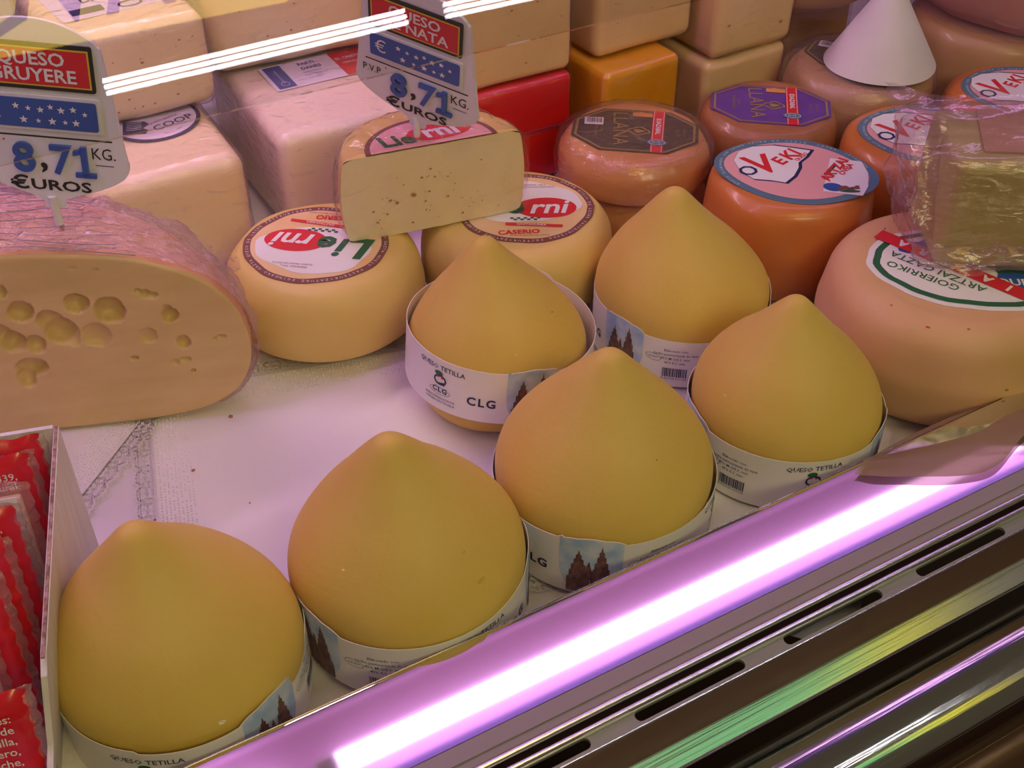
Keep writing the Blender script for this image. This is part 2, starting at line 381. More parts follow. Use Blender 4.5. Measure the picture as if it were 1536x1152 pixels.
# canopy with the pink tubes; rose and violet put in for the ledge's reflection
can = thing('lamp_canopy', 'rose reflector canopy with pink fluorescent tubes and an added violet strip above the cheeses', 'lamp', (0, 0, 0), CA)
cz = .665; cn = .675
extrude('reflector', [(cn-.014, cz), (cn+.090, cz), (cn+.096, cz-.004), (cn+.098, cz+.002), (cn+.094, cz+.006), (cn-.014, cz+.006)], M_white_en, True, parent=can)
extrude('added_violet_strip', [(cn-.0145, cz-.002), (cn-.150, cz-.006), (cn-.150, cz+.001), (cn-.0145, cz+.006)], M_violet, True, parent=can)  # unseen strip added so the ledge mirrors a violet band
def tubep(u0, u1, m, nm):
    V, F = tube([(u0, cn, cz-.038), (u1, cn, cz-.038)], .013, 16); part(nm, V, F, m, can)
    for a, b in ((u0-.022, u0), (u1, u1+.022)):
        V, F = tube([(a, cn, cz-.038), (b, cn, cz-.038)], .0135, 16); part('tube_cap', V, F, M_ivory, can)
tubep(.175, 1.25, M_tube, 'fluorescent_tube'); tubep(-.95, .110, M_tubeL, 'fluorescent_tube')

# ================================================================== paper on the deck
def sheet(name, label, x, y, rz, w_, h_, z, group=None):
    t = thing(name, label, 'doily', (x, y, z), rz, group)
    nx, ny = 40, 28; V = []; F = []
    for j in range(ny+1):
        for i in range(nx+1):
            px, py = -w_/2+w_*i/nx, -h_/2+h_*j/ny
            V.append(Vector((px, py, .0003+.0007*max(0, noise.noise(Vector((px*14, py*14, x*9)))))))
    for j in range(ny):
        for i in range(nx): a = j*(nx+1)+i; F.append((a, a+1, a+nx+2, a+nx+1))
    part('plain_centre', V, F, M_paper, t)
    # embossed border: rows of small raised dimples
    bV = []; bF = []
    def dimple(px, py, r):
        k = len(bV); bV.append(Vector((px, py, .0016)))
        for q in range(6): bV.append(Vector((px+r*math.cos(q*PI/3), py+r*.6*math.sin(q*PI/3), .0007)))
        for q in range(6): bF.append((k, k+1+q, k+1+(q+1) % 6))
    rd = random.Random(5)
    for k in range(int((w_+h_)*2/.0026)):
        s = k*.0026
        for row in range(9):
            o = .003+row*.0026
            for (ax, ln) in ((0, w_), (1, h_)):
                if s < ln-2*o:
                    for sg in (-1, 1):
                        a = -ln/2+o+s+rd.uniform(-.0005, .0005)
                        p_ = (a, sg*(h_/2-o)) if ax == 0 else (sg*(w_/2-o), a)
                        if rd.random() < .8: dimple(*p_, .0008)
    part('embossed_border', bV, bF, M_paper, t, kind='stuff')
    # lace edging: net of little rings and scallops
    lc = []
    def rg(px, py, r, t_=.0007, n=9):
        a = ring(r*1.05, r*1.05, t_, n); b = ([Vector((v.x+px, v.y+py, .0020)) for v in a[0]], a[1]); lc.append(b)
    per = [(-w_/2+w_*i/round(w_/.016)+.008, sg*h_/2, 0, sg) for i in range(round(w_/.016)) for sg in (-1, 1)]+[(sg*w_/2, -h_/2+h_*i/round(h_/.016)+.008, 1, sg) for i in range(round(h_/.016)) for sg in (-1, 1)]
    for px, py, ax, sg in per:
        P_ = lambda al, ou: (px+al, py+sg*ou) if ax == 0 else (px+sg*ou, py+al)
        for al in (-.006, -.002, .002, .006): rg(*P_(al, .002), .0022)
        for al in (-.005, 0, .005): rg(*P_(al, .0062), .0027)
        for k in range(7):
            a = PI*k/6; rg(*P_(.0066*math.cos(a), .009+.0045*math.sin(a)), .0016)
        for k in range(3): rg(*P_((k-1)*.0034, .0105), .0019)
    V, F = join(*lc); part('lace_edging', V, F, M_paper, t, False, kind='stuff')
    return t
p = FR(.235, .530); sheet('paper_doily', 'white lace-edged paper doily lying across the middle of the counter floor', p.x, p.y, R(16), .36, .24, .0002)
sheet('paper_doily', 'white lace-edged paper doily spread under the holed half wheel', -.402, .612, R(-15.8), .270, .30, .0018)
def plain_sheet():
    t = thing('waxed_sheet', 'plain white sheet under the banded teat cheeses', 'paper', (.07, .565, .0022), R(-20))
    w_, h_ = .34, .20; V = []; F = []
    for j in range(21):
        for i in range(31):
            x, y = -w_/2+w_*i/30, -h_/2+h_*j/20; V.append(Vector((x, y, .0002+.0008*max(0, noise.noise(Vector((x*9, y*9, 2)))))))
    for j in range(20):
        for i in range(30): a = j*31+i; F.append((a, a+1, a+32, a+31))
    part('sheet', V, F, M_paper, t)
plain_sheet()
# crumbs
M_crumb = mat('crumb_brown', (.35, .17, .08), .7)
for i, (x, y, r, lb) in enumerate(((-.213, .560, .0013, 'tiny brown crumb on the doily between box and half wheel'), (-.228, .515, .0009, 'tiny brown crumb near the top edge of the white box'), (-.238, .468, .0010, 'dark crumb beside the white box, near the front left cheese'), (-.17, .53, .0007, 'faint speck on the open white paper'), (-.198, .614, .0016, 'reddish crumb close under the holed cut face'))):
    V, F = lathe([(0, 0), (r, r*.3), (r*.8, r*.9), (0, r)], 9); V = wob((V, F), r*.35, 900, i)
    if i < 5:
        me = mesh_data('crumb', V[0] if isinstance(V, tuple) else V, F, M_crumb)
        o = bpy.data.objects.new('crumb', me); col.objects.link(o); o.location = (x, y, .0042); o['label'] = lb; o['category'] = 'crumb'

# ================================================================== teat-shaped cheeses with paper bands
TPROF = spline([(0, 0), (.40, 0), (.66, .0), (.76, .025), (.86, .10), (.935, .25), (.985, .45), (1, .64), (.975, .82), (.905, .98), (.80, 1.14), (.67, 1.30), (.535, 1.44), (.42, 1.565), (.32, 1.68), (.235, 1.78), (.165, 1.86), (.105, 1.918), (.05, 1.945), (0, 1.95)], 4)
def tetilla(label, cx, cy, Rr, tipx, tipz, cath, band_z=0, tilt=(0, 0), seed=0, seam=-14, tx=0, clear=0):
    t = thing('teat_cheese', label, 'cheese', (cx, cy, .0042), 0, 'cone-tipped cheeses in paper bands')
    V, F = weld(lathe([(r*Rr, z*Rr/1.95*(tipz/Rr)) for r, z in TPROF], 88))
    W = []
    for v in V:
        k = smooth01((v.z/tipz-.35)/.65)
        q = v+Vector((tipx*k*1.0, tx*k, 0)); d = noise.noise(Vector((v.x*16, v.y*16, v.z*13+seed*7)))*.0022
        rr = Vector((v.x, v.y, 0)); q += (rr.normalized()*d*min(1, rr.length/.03) if rr.length > 1e-5 else Vector())
        q.z += .0006*noise.noise(Vector((v.x*60, v.y*60, seed)))*k
        W.append(q)
    body = part('body', W, F, M_rind, t, sa=80)
    # band
    yaw = math.atan2(cx, cy)
    Bz0, Bh = band_z, .042; Rb = Rr*(1.012+clear)+.0008
    b0 = bpy.data.objects.new('paper_band', None)
    def ph2(a): return (a+180) % 360-180
    caths = [cath, cath+140]
    def ztop(a):
        z = Bh+.0012*math.sin(R(a*2+seed*40))
        for c in caths:
            d = ph2(a-c)
            if abs(d) < 16: z += .0052*math.sqrt(max(0, 1-(d/16)**2))*(.86+.14*abs(math.cos(R(d*13))))
        d = ph2(a-(cath+seam))
        if -40 < d < 0: z += .0022*(1+d/40)
        return z
    def zbot(a): return .0006+(.0018 if Bz0 else 0)*(.5+.5*math.sin(R(a+30)))
    def rb(a): return Rb+.0007*math.sin(R(a*2+seed*70))+.0006*math.sin(R(a*3+seed*50))
    def cylp(a, z, off=0):
        r = rb(a)+off; return Vector((r*math.sin(R(a)), -r*math.cos(R(a)), z))
    N_ = 180; V = []; F = []; K = 5
    for i in range(N_):
        a = i*2
        for s_ in (0, 1):
            for k in range(K): V.append(cylp(a, zbot(a)+(ztop(a)-zbot(a))*k/(K-1), -.0003 if s_ else .0001))
    for i in range(N_):
        j = (i+1) % N_; A, B = i*2*K, j*2*K
        for k in range(K-1):
            F.append((A+k, B+k, B+k+1, A+k+1)); F.append((A+K+k, A+K+k+1, B+K+k+1, B+K+k))
        F.append((A+K-1, B+K-1, B+2*K-1, A+2*K-1)); F.append((A, A+K, B+K, B))
    band = part('paper_band', V, F, M_band, t, sa=50)
    band.location = (tx*0, 0, Bz0); band.rotation_euler = (tilt[0], tilt[1], 0)
    # print, wrapped round the band
    def wrap(ms, a0, z0, off=.0004):
        return [cylp(a0+math.degrees(v.x/Rb), z0+v.y, off) for v in ms[0]], ms[1]
    navy = []; sky = []; tower = []; red = []; green = []
    for c in caths:
        L_ = c-57
        navy.append(wrap(at2(text('QUESO TETILLA', .0052, .008, res=1), 0, 0), L_, .0362))
        lg = at2(ring(.0052, .0042, .0013, 24), .000, 0); navy.append(wrap(lg, L_, .0262))
        navy.append(wrap(poly2([(-.004, -.0035), (.0038, -.004), (.004, -.001), (.0, -.0022)]), L_, .0262))
        navy.append(wrap(text('CLG', .0058, .025, res=2, sp=1.15), L_, .0178))
        navy.append(wrap(ring(.0085, .0030, .0003, 28), L_, .0170))
        navy.append(wrap(text('DENOMINACION DE', .0026, 0, res=1), L_, .0112)); navy.append(wrap(text('ORIGEN PROTEGIDA', .0026, 0, res=1), L_, .0082))
        navy.append(wrap(text('CLG', .0092, .03, res=3, sp=1.25), c-30, .0175))
        green.append(wrap(disc(.0034, .0021, 14), L_-1, .0315)); red.append(wrap(disc(.0011, .0009, 8), L_-1.5, .0287)); red.append(wrap(disc(.0009, .0008, 8), L_+1.5, .0282))
        X = c+37
        for k, s in enumerate(('Elaborado con:', 'Leche pasteurizada de vaca', '45% M.G/E.S. min.', '45% E.S. min.')): navy.append(wrap(text(s, .0029, .004, res=1), X, .0330-k*.0036))
        navy.append(wrap(at2(ring(.0058, .0030, .0003, 20), 0, 0, -.2), X-14, .0255)); navy.append(wrap(text('ESPAÑA', .0020, 0, res=1), X-14, .0255))
        navy.append(wrap(barcode(0, 0, .0175, .0078, 3), X, .0135)); navy.append(wrap(text('8 426928 010128', .0026, 0, res=1), X, .0080))
        # photo of the towers on a sky oval
        tower = []; V2 = []; F2 = []; n = 32
        for i in range(n+1):
            d = -15.5+31*i/n; e = .0135*math.sqrt(max(0, 1-(d/15.6)**2)); tp = ztop(c+d)-.0004
            lo_ = max(.0015, .024-.024*math.sqrt(max(0, 1-(d/15.6)**2)))
            V2 += [cylp(c+d, lo_, .0003), cylp(c+d, (lo_+tp)/2, .0003), cylp(c+d, tp, .0003)]
        for i in range(n):
            for k in (0, 1): F2.append((3*i+k, 3*i+3+k, 3*i+4+k, 3*i+1+k))
        part('printed_sky', V2, F2, INK['sky'], band, False, 'pale blue oval photo background')
        def tw(x0, top, wd):
            pr = [(0, 1.0), (.06, .94), (.08, .90), (.24, .87), (.25, .79), (.42, .77), (.44, .66), (.62, .65), (.64, .52), (.80, .51), (.82, .36), (1, .35), (1, 0)]
            for i in range(len(pr)-1):
                (a, h1), (b, h2) = pr[i], pr[i+1]
                if b-a > .001:
                    for sg in (-1, 1): tower.append(wrap(([Vector((x0+sg*a*wd, .002, 0)), Vector((x0+sg*b*wd, .002, 0)), Vector((x0+sg*b*wd, .002+(top-.002)*h2, 0)), Vector((x0+sg*a*wd, .002+(top-.002)*h1, 0))], [(0, 1, 2, 3)]), c, 0, .00055))
        tw(-.0072, .0390, .0068); tw(.0062, .0430, .0062)
        tower.append(wrap(rect(-.013, .013, .002, .0135), c, 0, .00055)); tower.append(wrap(rect(-.006, .004, .0135, .021), c, 0, .00055)); tower.append(wrap(poly2([(-.004, .020), (-.001, .030), (.001, .020)]), c, 0, .00055)); V3, F3 = join(*tower); part('printed_towers', V3, F3, INK['tower'], band, False, 'brown photo of church towers', kind='stuff')
    for nm, ls, mm, lb in (('printed_lettering', navy, 'navy', 'dark blue printed lettering and barcode'), ('printed_leaf', green, 'green', 'small green leaf mark'), ('printed_berries', red, 'red', 'small red berry marks')):
        V, F = join(*ls); part(nm, V, F, INK[mm], band, False, lb, kind='stuff')
    return t, body
tetilla('banded teat cheese with leaning tip, nearest the white box in the front left corner', -.1772, .3870, .0656, -.0065, .1307, 55, seed=1, tilt=(0, R(0)), seam=-60)
tetilla('banded teat cheese second from left in the front row, small nick on its right flank', -.0590, .4508, .0672, -.0057, .1314, -45, seed=2)
tetilla('largest banded teat cheese in the centre front, two printed towers facing forward', .0570, .5231, .0678, -.0007, .1306, -9, seed=3)
tetilla('rightmost banded teat cheese of the front row, next to the big pale wheel', .1810, .5870, .0626, -.0041, .1229, -75, seed=4)
tetilla('teat cheese behind the front row whose tilted band shows logo and letters', -.0108, .6450, .0618, -.0075, .1290, 20, band_z=.020, tilt=(R(-2), R(4.5)), seed=5, clear=.03)
tetilla('teat cheese at the back right with barcode facing forward, before the octagon-label stack', .1265, .7115, .0640, -.0120, .1272, -46, seed=6, band_z=.0)

# ================================================================== wheel cheeses
def wheel_prof(Rr, h, rnd, bulge=.03):
    b = rnd
    return spline([(0, h), (Rr*.45, h*1.0), (Rr-b*1.6, h), (Rr-b*1.15, h-b*.01), (Rr-b*.62, h-b*.20), (Rr-b*.16, h-b*.80), (Rr*(1+bulge*.4), h*.62), (Rr*(1+bulge), h*.45), (Rr*(1+bulge*.3), h*.2), (Rr-b*.35, b*.45), (Rr-b*1.1, .0), (Rr*.4, 0), (0, 0)], 5)
def wheel(label, x, y, z, Rr, h, m, rnd=.016, name='wheel_cheese', rot=None, seed=0, amp=.0016, group=None, bulge=.03):
    t = thing(name, label, 'cheese', (x, y, z), 0, group, rot)
    V, F = weld(lathe(wheel_prof(Rr, h, rnd, bulge), 80)); V = [v+Vector([c*q for c, q in zip(noise.noise_vector(v*22+Vector((seed*5, 0, 0))), (amp, amp, amp*(0 if v.z > h*.97 else 1)))]) for v in V]
    V = [Vector((v.x, v.y, max(0, v.z))) for v in V]
    part('body', V, F, m, t, sa=80); return t
def blob_edge(seed, amp=.03, fr=3): return lambda a: 1+amp*math.sin(fr*a+seed)+amp*.5*math.sin(fr*2.3*a+seed*2)
def label_base(t, nm, rx, ry, m, h, rz, f=None, label=None, thick=.0003, n=60, pos=(0, 0)):
    V, F = disc(rx, ry, n, f); o_ = [(v.x, v.y) for v in V[1:]]
    P_, Fp = prism(o_, thick, 0)
    o = part(nm, P_, Fp, m, t, False, label); o.location = (pos[0], pos[1], h); o.rotation_euler = (0, 0, rz); return o

def lierni_label(t, h, rz, rx=.054, ry=.050, pos=(0, 0)):
    f = blob_edge(1, .012, 5)
    L0 = label_base(t, 'round_label', rx, ry, INK['brown'], h, rz, f, 'round brown-edged cheese label with red oval', pos=pos)
    z = .0005
    shape_print('cream_field', disc(rx-.0055, ry-.0055, 60, f), INK['cream'], L0, z)
    shape_print('edge_lettering', arctext('PASTEURIZATUAZ EGINDAKO GAZTA  QUESO ELABORADO CON LECHE PASTEURIZADA  ', 1, 2.4, .0001) if 0 else join(*[at2(text(ch, .0034, res=1), (rx-.0029)*math.cos(a), (ry-.0029)*math.sin(a), a-PI/2) for ch, a in zip('PASTEURIZATUAZ EGINDAKO GAZTA QUESO DE LECHE PASTEURIZADA PASTEURIZATUAZ EGINDAKO GAZTA QUESO ', [2.5-k*.0665 for k in range(94)]) if ch != ' ']), INK['white'], L0, z)
    shape_print('white_field', at2(disc(rx*.80, ry*.60, 40, blob_edge(2, .05, 3)), .000, .008), INK['white'], L0, z+.0002)
    shape_print('red_oval', at2(disc(.0240, .0150, 36), .0165, -.002), INK['red'], L0, z+.0004)
    shape_print('green_lettering', join(at2(text('L', .036, .035, shear=.2), -.0350, .002), at2(text('i', .034, .03, shear=.2), -.0215, .003), at2(text('e', .030, .03, shear=.2), -.0090, .000)), INK['green'], L0, z+.0005)
    shape_print('white_lettering', at2(text('rni', .0270, .02, shear=.25), .0175, -.002), INK['white'], L0, z+.0006)
    ch = []
    for k in range(9):
        for r_ in (0, 1):
            if (k+r_) % 2: ch.append(rect(-.012+k*.0026, -.012+k*.0026+.0026, -.0200+r_*.0022, -.0178+r_*.0022))
    shape_print('checker_strip', join(*ch), INK['green'], L0, z+.0005)
    shape_print('red_ribbon', at2(rect(-.020, .024, -.0018, .0018), .004, -.0265, -.10), INK['red'], L0, z+.0005)
    shape_print('ribbon_lettering', at2(text('GAZTAGUNEA', .0034, .01), .004, -.0265, -.10), INK['white'], L0, z+.0007)
    shape_print('red_lettering', at2(text('CASERIO', .0080, .03), -.006, -.0365, .05), INK['red'], L0, z+.0005)
    shape_print('fine_lettering', join(at2(text('QUESO GRASO DE PASTA', .0026), .010, .029, .0), at2(text('PRENSADA  500 g', .0026), .008, .0325, .0), at2(text('ELABORADO EN NAVARRA', .0024), .002, -.0415)), INK['brown'], L0, z+.0006)
    return L0
WA = wheel('creamy wheel on the left, under the left end of the cut half cheese', -.142, .735, .0042, .0735, .0655, M_rindB, seed=1)
lierni_label(WA, .0657, R(172), .0545, .0515, (-.004, .000))
WB = wheel('creamy wheel behind the banded cheeses, under the right end of the cut half cheese', .004, .785, .0042, .0755, .0640, M_rindB, seed=2, bulge=.012)
lierni_label(WB, .0642, R(2), .054, .051, (.006, .004))

# half wheel resting on both, cut face to the front
def half_wheel(t, Rx, B, h, m_rind, m_face, nsweep=40, rnd=.014, holes=(), faceres=(70, 26), facen='cut_face', film=None, bul=.012):
    """t's frame: face in the plane y=0, x centred, body towards +y, z up"""
    ol = spline([(Rx-rnd*1.2, 0), (Rx-rnd*.3, rnd*.35), (Rx+bul*.2, h*.25), (Rx+bul*.5, h*.5), (Rx, h*.78), (Rx-rnd*.35, h-rnd*.35), (Rx-rnd*1.3, h)], 5)
    V = []; F = []; n = len(ol)
    for i in range(nsweep+1):
        a = PI*i/nsweep
        V.append(Vector((0, 0, 0)))
        for r, z in ol: V.append(Vector((r*math.cos(a), r*math.sin(a)*B/Rx, z)))
        V.append(Vector((0, 0, h)))
    m_ = n+2
    for i in range(nsweep):
        for k in range(m_-1): F.append((i*m_+k, (i+1)*m_+k, (i+1)*m_+k+1, i*m_+k+1))
    V, F = weld((V, F)); V = [v+Vector((0, max(0, min(1, v.y*60))*.001, 0)) + Vector(noise.noise_vector(v*30))*(.0010 if v.y > .004 else 0) for v in V]
    part('rind', V, F, m_rind, t, sa=80)
    V = []; F = []; nx, nz = faceres
    for i in range(nx+1):
        x = -1+2*i/nx; x = math.sin(x*PI/2)
        def ex(z):   # half width at height
            pts = ol; best = Rx
            for k in range(len(pts)-1):
                if pts[k][1] <= z <= pts[k+1][1]+1e-9:
                    q = (z-pts[k][1])/max(1e-9, pts[k+1][1]-pts[k][1]); return pts[k][0]+(pts[k+1][0]-pts[k][0])*q
            return pts[-1][0]
        for j in range(nz+1):
            z = h*j/nz; V.append(Vector((x*ex(z), -.0001-.0012*noise.noise(Vector((x*5, z*30, 3))), z)))
    for i in range(nx):
        for j in range(nz): a = i*(nz+1)+j; F.append((a, a+nz+1, a+nz+2, a+1))
    part(facen, V, F, m_face, t, sa=80)
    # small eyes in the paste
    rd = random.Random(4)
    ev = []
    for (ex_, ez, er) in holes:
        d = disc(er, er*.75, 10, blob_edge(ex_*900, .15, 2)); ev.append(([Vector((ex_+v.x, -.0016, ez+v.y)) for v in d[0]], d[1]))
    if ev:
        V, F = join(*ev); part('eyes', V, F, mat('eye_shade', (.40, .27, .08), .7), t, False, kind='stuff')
    return ol
hw_loc = Vector((-.0575, .7600, .0695)); 
dirx = (FR(.383, .679)-FR(.259, .698)); hwa = math.atan2(dirx.y, dirx.x)
HW = thing('half_wheel_cheese', 'film-wrapped half wheel with pale cut face, laid across the two creamy wheels', 'cheese', hw_loc, hwa)
rd = random.Random(11)
hl = [(rd.uniform(-.05, .05), rd.uniform(.008, .052), rd.choice((.0005, .0006, .0008, .0011))) for _ in range(38)]
half_wheel(HW, .070, .064, .069, M_rindB, M_paste, rnd=.007, bul=.003, holes=[(-.030, .028, .0016), (-.017, .032, .0022), (-.038, .020, .0011), (-.035, .031, .0014), (.0, .044, .001)]+hl)
def half_disc(rx, ry, n=30): return [(rx*math.cos(PI*i/n), ry*math.sin(PI*i/n)) for i in range(n+1)]
HLo = plate('half_label', half_disc(.050, .042), INK['brown'], HW, .0697, .0003, label='half of a round brown-edged label')
shape_print('pink_field', poly2(half_disc(.046, .038)), INK['pink'], HLo, .0702); shape_print('red_oval', at2(disc(.025, .012, 30), .010, .017), INK['red'], HLo, .0704)
shape_print('white_lettering', at2(text('rni', .024, .03, shear=-.2), .012, .017), INK['white'], HLo, .0706); shape_print('green_lettering', at2(text('Lie', .022, .03, shear=-.2), -.022, .013), INK['green'], HLo, .0706)
def film_half(t, Rx, B, h, m, amp=.002, nm='cling_film', top_extra=.0, seed=0, cover_face=True):
    V = []; F = []; ns, nk = 90, 26
    pr = spline([(Rx*.0, h+.0022), (Rx*.6, h+.0020), (Rx-.012, h+.0016), (Rx+.0005, h-.008), (Rx+.004, h*.5), (Rx+.001, .012), (Rx-.008, .0018)], 6)
    nk = len(pr)
    for i in range(ns+1):
        a = -.0+PI*i/ns
        for r, z in pr:
            k = Vector((r*math.cos(a), r*math.sin(a)*(B+.002)/Rx, z))
            d = abs(noise.noise(k*70+Vector((seed, 0, 0))))*amp+abs(noise.noise(k*190))*amp*.5
            dr = Vector((math.cos(a), math.sin(a), 0))*min(1, r/Rx)+Vector((0, 0, 1 if z > h-.005 else 0))
            V.append(k+dr*d)
    for i in range(ns):
        for k in range(nk-1): F.append((i*nk+k, (i+1)*nk+k, (i+1)*nk+k+1, i*nk+k+1))
    part(nm, V, F, m, t, sa=80)
    if cover_face:
        V = []; F = []
        for i in range(61):
            for j in range(21):
                x = -(Rx+.004)+2*(Rx+.004)*i/60; z = .001+(h+.001)*j/20; e = (1-((x/(Rx+.004))**2)**6)
                V.append(Vector((x, -.0030-.0016*abs(noise.noise(Vector((x*50, z*90, seed)))), z*(.9+.1*e)+.002*(1-e))))
        for i in range(60):
            for j in range(20): a = i*21+j; F.append((a, a+21, a+22, a+1))
        part(nm+'_front', V, F, F_cling2, t, sa=80)
film_half(HW, .0705, .064, .069, F_cling, .0022)

def idiaz(t, h, rz, fieldcol, pos=(0, 0), sx=1, bar=True):
    oc = [(-.049, -.013), (-.049, .014), (-.026, .034), (.026, .034), (.049, .014), (.049, -.013), (.026, -.034), (-.026, -.034)]
    oc = [(x*sx, y*sx) for x, y in oc]
    fc = [(x*.90, y*.88) for x, y in oc]
    L0 = plate('octagonal_label', oc, INK['char' if fieldcol == 'char' else 'purple'], t, 0, .0003, label='eight-sided label with red ribbon'); L0.location = (pos[0], pos[1], h); L0.rotation_euler = (0, 0, rz)
    fr = join(*[([Vector((oc[i][0]*k, oc[i][1]*k, 0)) for i in range(8)]+[Vector((oc[i][0]*(k-.035), oc[i][1]*(k-.04), 0)) for i in range(8)], [(i, (i+1) % 8, 8+(i+1) % 8, 8+i) for i in range(8)]) for k in (.95,)])
    shape_print('gold_frame', fr, INK['gold'], L0, .0005)
    shape_print('gold_lettering', join(at2(text('LLANA', .017*sx, .0, sp=1.05), -.012*sx, .002*sx, -PI/2*.96), at2(text('QUESO IDIAZABAL', .0032), -.030*sx, 0, PI/2), at2(text('CURADO', .0030), -.026*sx, 0, PI/2), at2(text('LATXA', .0040), .033*sx, .0, PI/2), at2(text('PASTOREA', .0028), .038*sx, .0, PI/2)), INK['gold'], L0, .0006)
    shape_print('gold_emblem', join(at2(ring(.0085*sx, .0068*sx, .0018, 20, blob_edge(2, .12, 4)), .003, -.001), at2(disc(.004*sx, .003*sx, 12, blob_edge(1, .2, 3)), .003, -.001)), INK['gold'], L0, .0006)
    shape_print('red_ribbon', at2(rect(-.0052, .0052, -.0335*sx, .0335*sx), .0175*sx, 0, .0), INK['red'], L0, .0007)
    shape_print('ribbon_edge', join(at2(rect(-.0044, -.0040, -.033*sx, .033*sx), .0175*sx, 0), at2(rect(.0040, .0044, -.033*sx, .033*sx), .0175*sx, 0)), INK['white'], L0, .0009)
    shape_print('ribbon_lettering', at2(text('IDIAZABAL', .0058, .02), .0175*sx, .008*sx, -PI/2), INK['white'], L0, .0010)
    shape_print('grey_seal_stamp', at2(disc(.0085, .0055, 24, blob_edge(0, .04, 9)), .0175*sx, -.018*sx), INK['teal'], L0, .0009)
    shape_print('stamp_ring', join(at2(ring(.0068, .0042, .0005, 20), .0175*sx, -.018*sx), at2(text('D.O.', .004), .0175*sx, -.018*sx)), INK['white'], L0, .0011)
    shape_print('orange_figure', at2(poly2([(-.009, -.0035), (.008, -.0035), (.008, .0035), (.001, .0040), (-.002, .0052), (-.004, .0040), (-.009, .0035)]), .005*sx, .026*sx), INK['orange'], L0, .0008)
    if bar:
        B_ = shape_print('barcode_sticker', at2(rect(-.008, .008, -.0065, .0065), -.033*sx, .011*sx, .05), INK['white'], L0, .0009)
        shape_print('barcode_lines', at2(barcode(0, 0, .012, .008, 9), -.033*sx, .012*sx, .05), INK['black'], L0, .0011)
    return L0
wheel('lower amber wheel of the stack under the black octagon label', .1040, .893, .0, .0650, .0400, M_amber, seed=8, rnd=.012, bulge=.01)
WC = wheel('film-wrapped amber wheel with black eight-sided label and barcode, topmost of its stack', .1035, .888, .0403, .0635, .0420, M_amber, seed=3, rnd=.013, bulge=.01)
idiaz(WC, .0424, R(-8), 'char', sx=1.08)
def film_wheel(t, Rr, h, m, zlow=.0, amp=.0016, nm='cling_film', seed=0, skirt=0):
    pr = spline([(0, h+.0026), (Rr*.6, h+.0026), (Rr-.012, h+.0022), (Rr+.0005, h-.006), (Rr+.0035, h*.5), (Rr+.003, zlow+.006), (Rr+.002+skirt, zlow+.001)], 5)
    V, F = lathe(pr, 90); V, F = weld((V, F))
    W = []
    for v in V:
        r = Vector((v.x, v.y, 0)); d = abs(noise.noise(v*80+Vector((seed*9, 0, 0))))*amp
        W.append(v+(r.normalized()*d if r.length > .01 else Vector())+Vector((0, 0, d*.6 if v.z > h*.8 else (noise.noise(v*60)*.003 if v.z < zlow+.008 else 0))))
    W = [Vector((v.x, v.y, max(v.z, .0006))) for v in W]
    part(nm, W, F, m, t, sa=80)
film_wheel(WC, .0640, .0428, F_cling, .004, skirt=.002)
WD = wheel('reddish-brown wheel with purple eight-sided label, behind the blue oval labels', .2270, .9420, 0, .0610, .0790, M_brown, seed=4, rnd=.012, bulge=.02)
idiaz(WD, .0792, R(-9), 'purple', sx=1.06, bar=False)

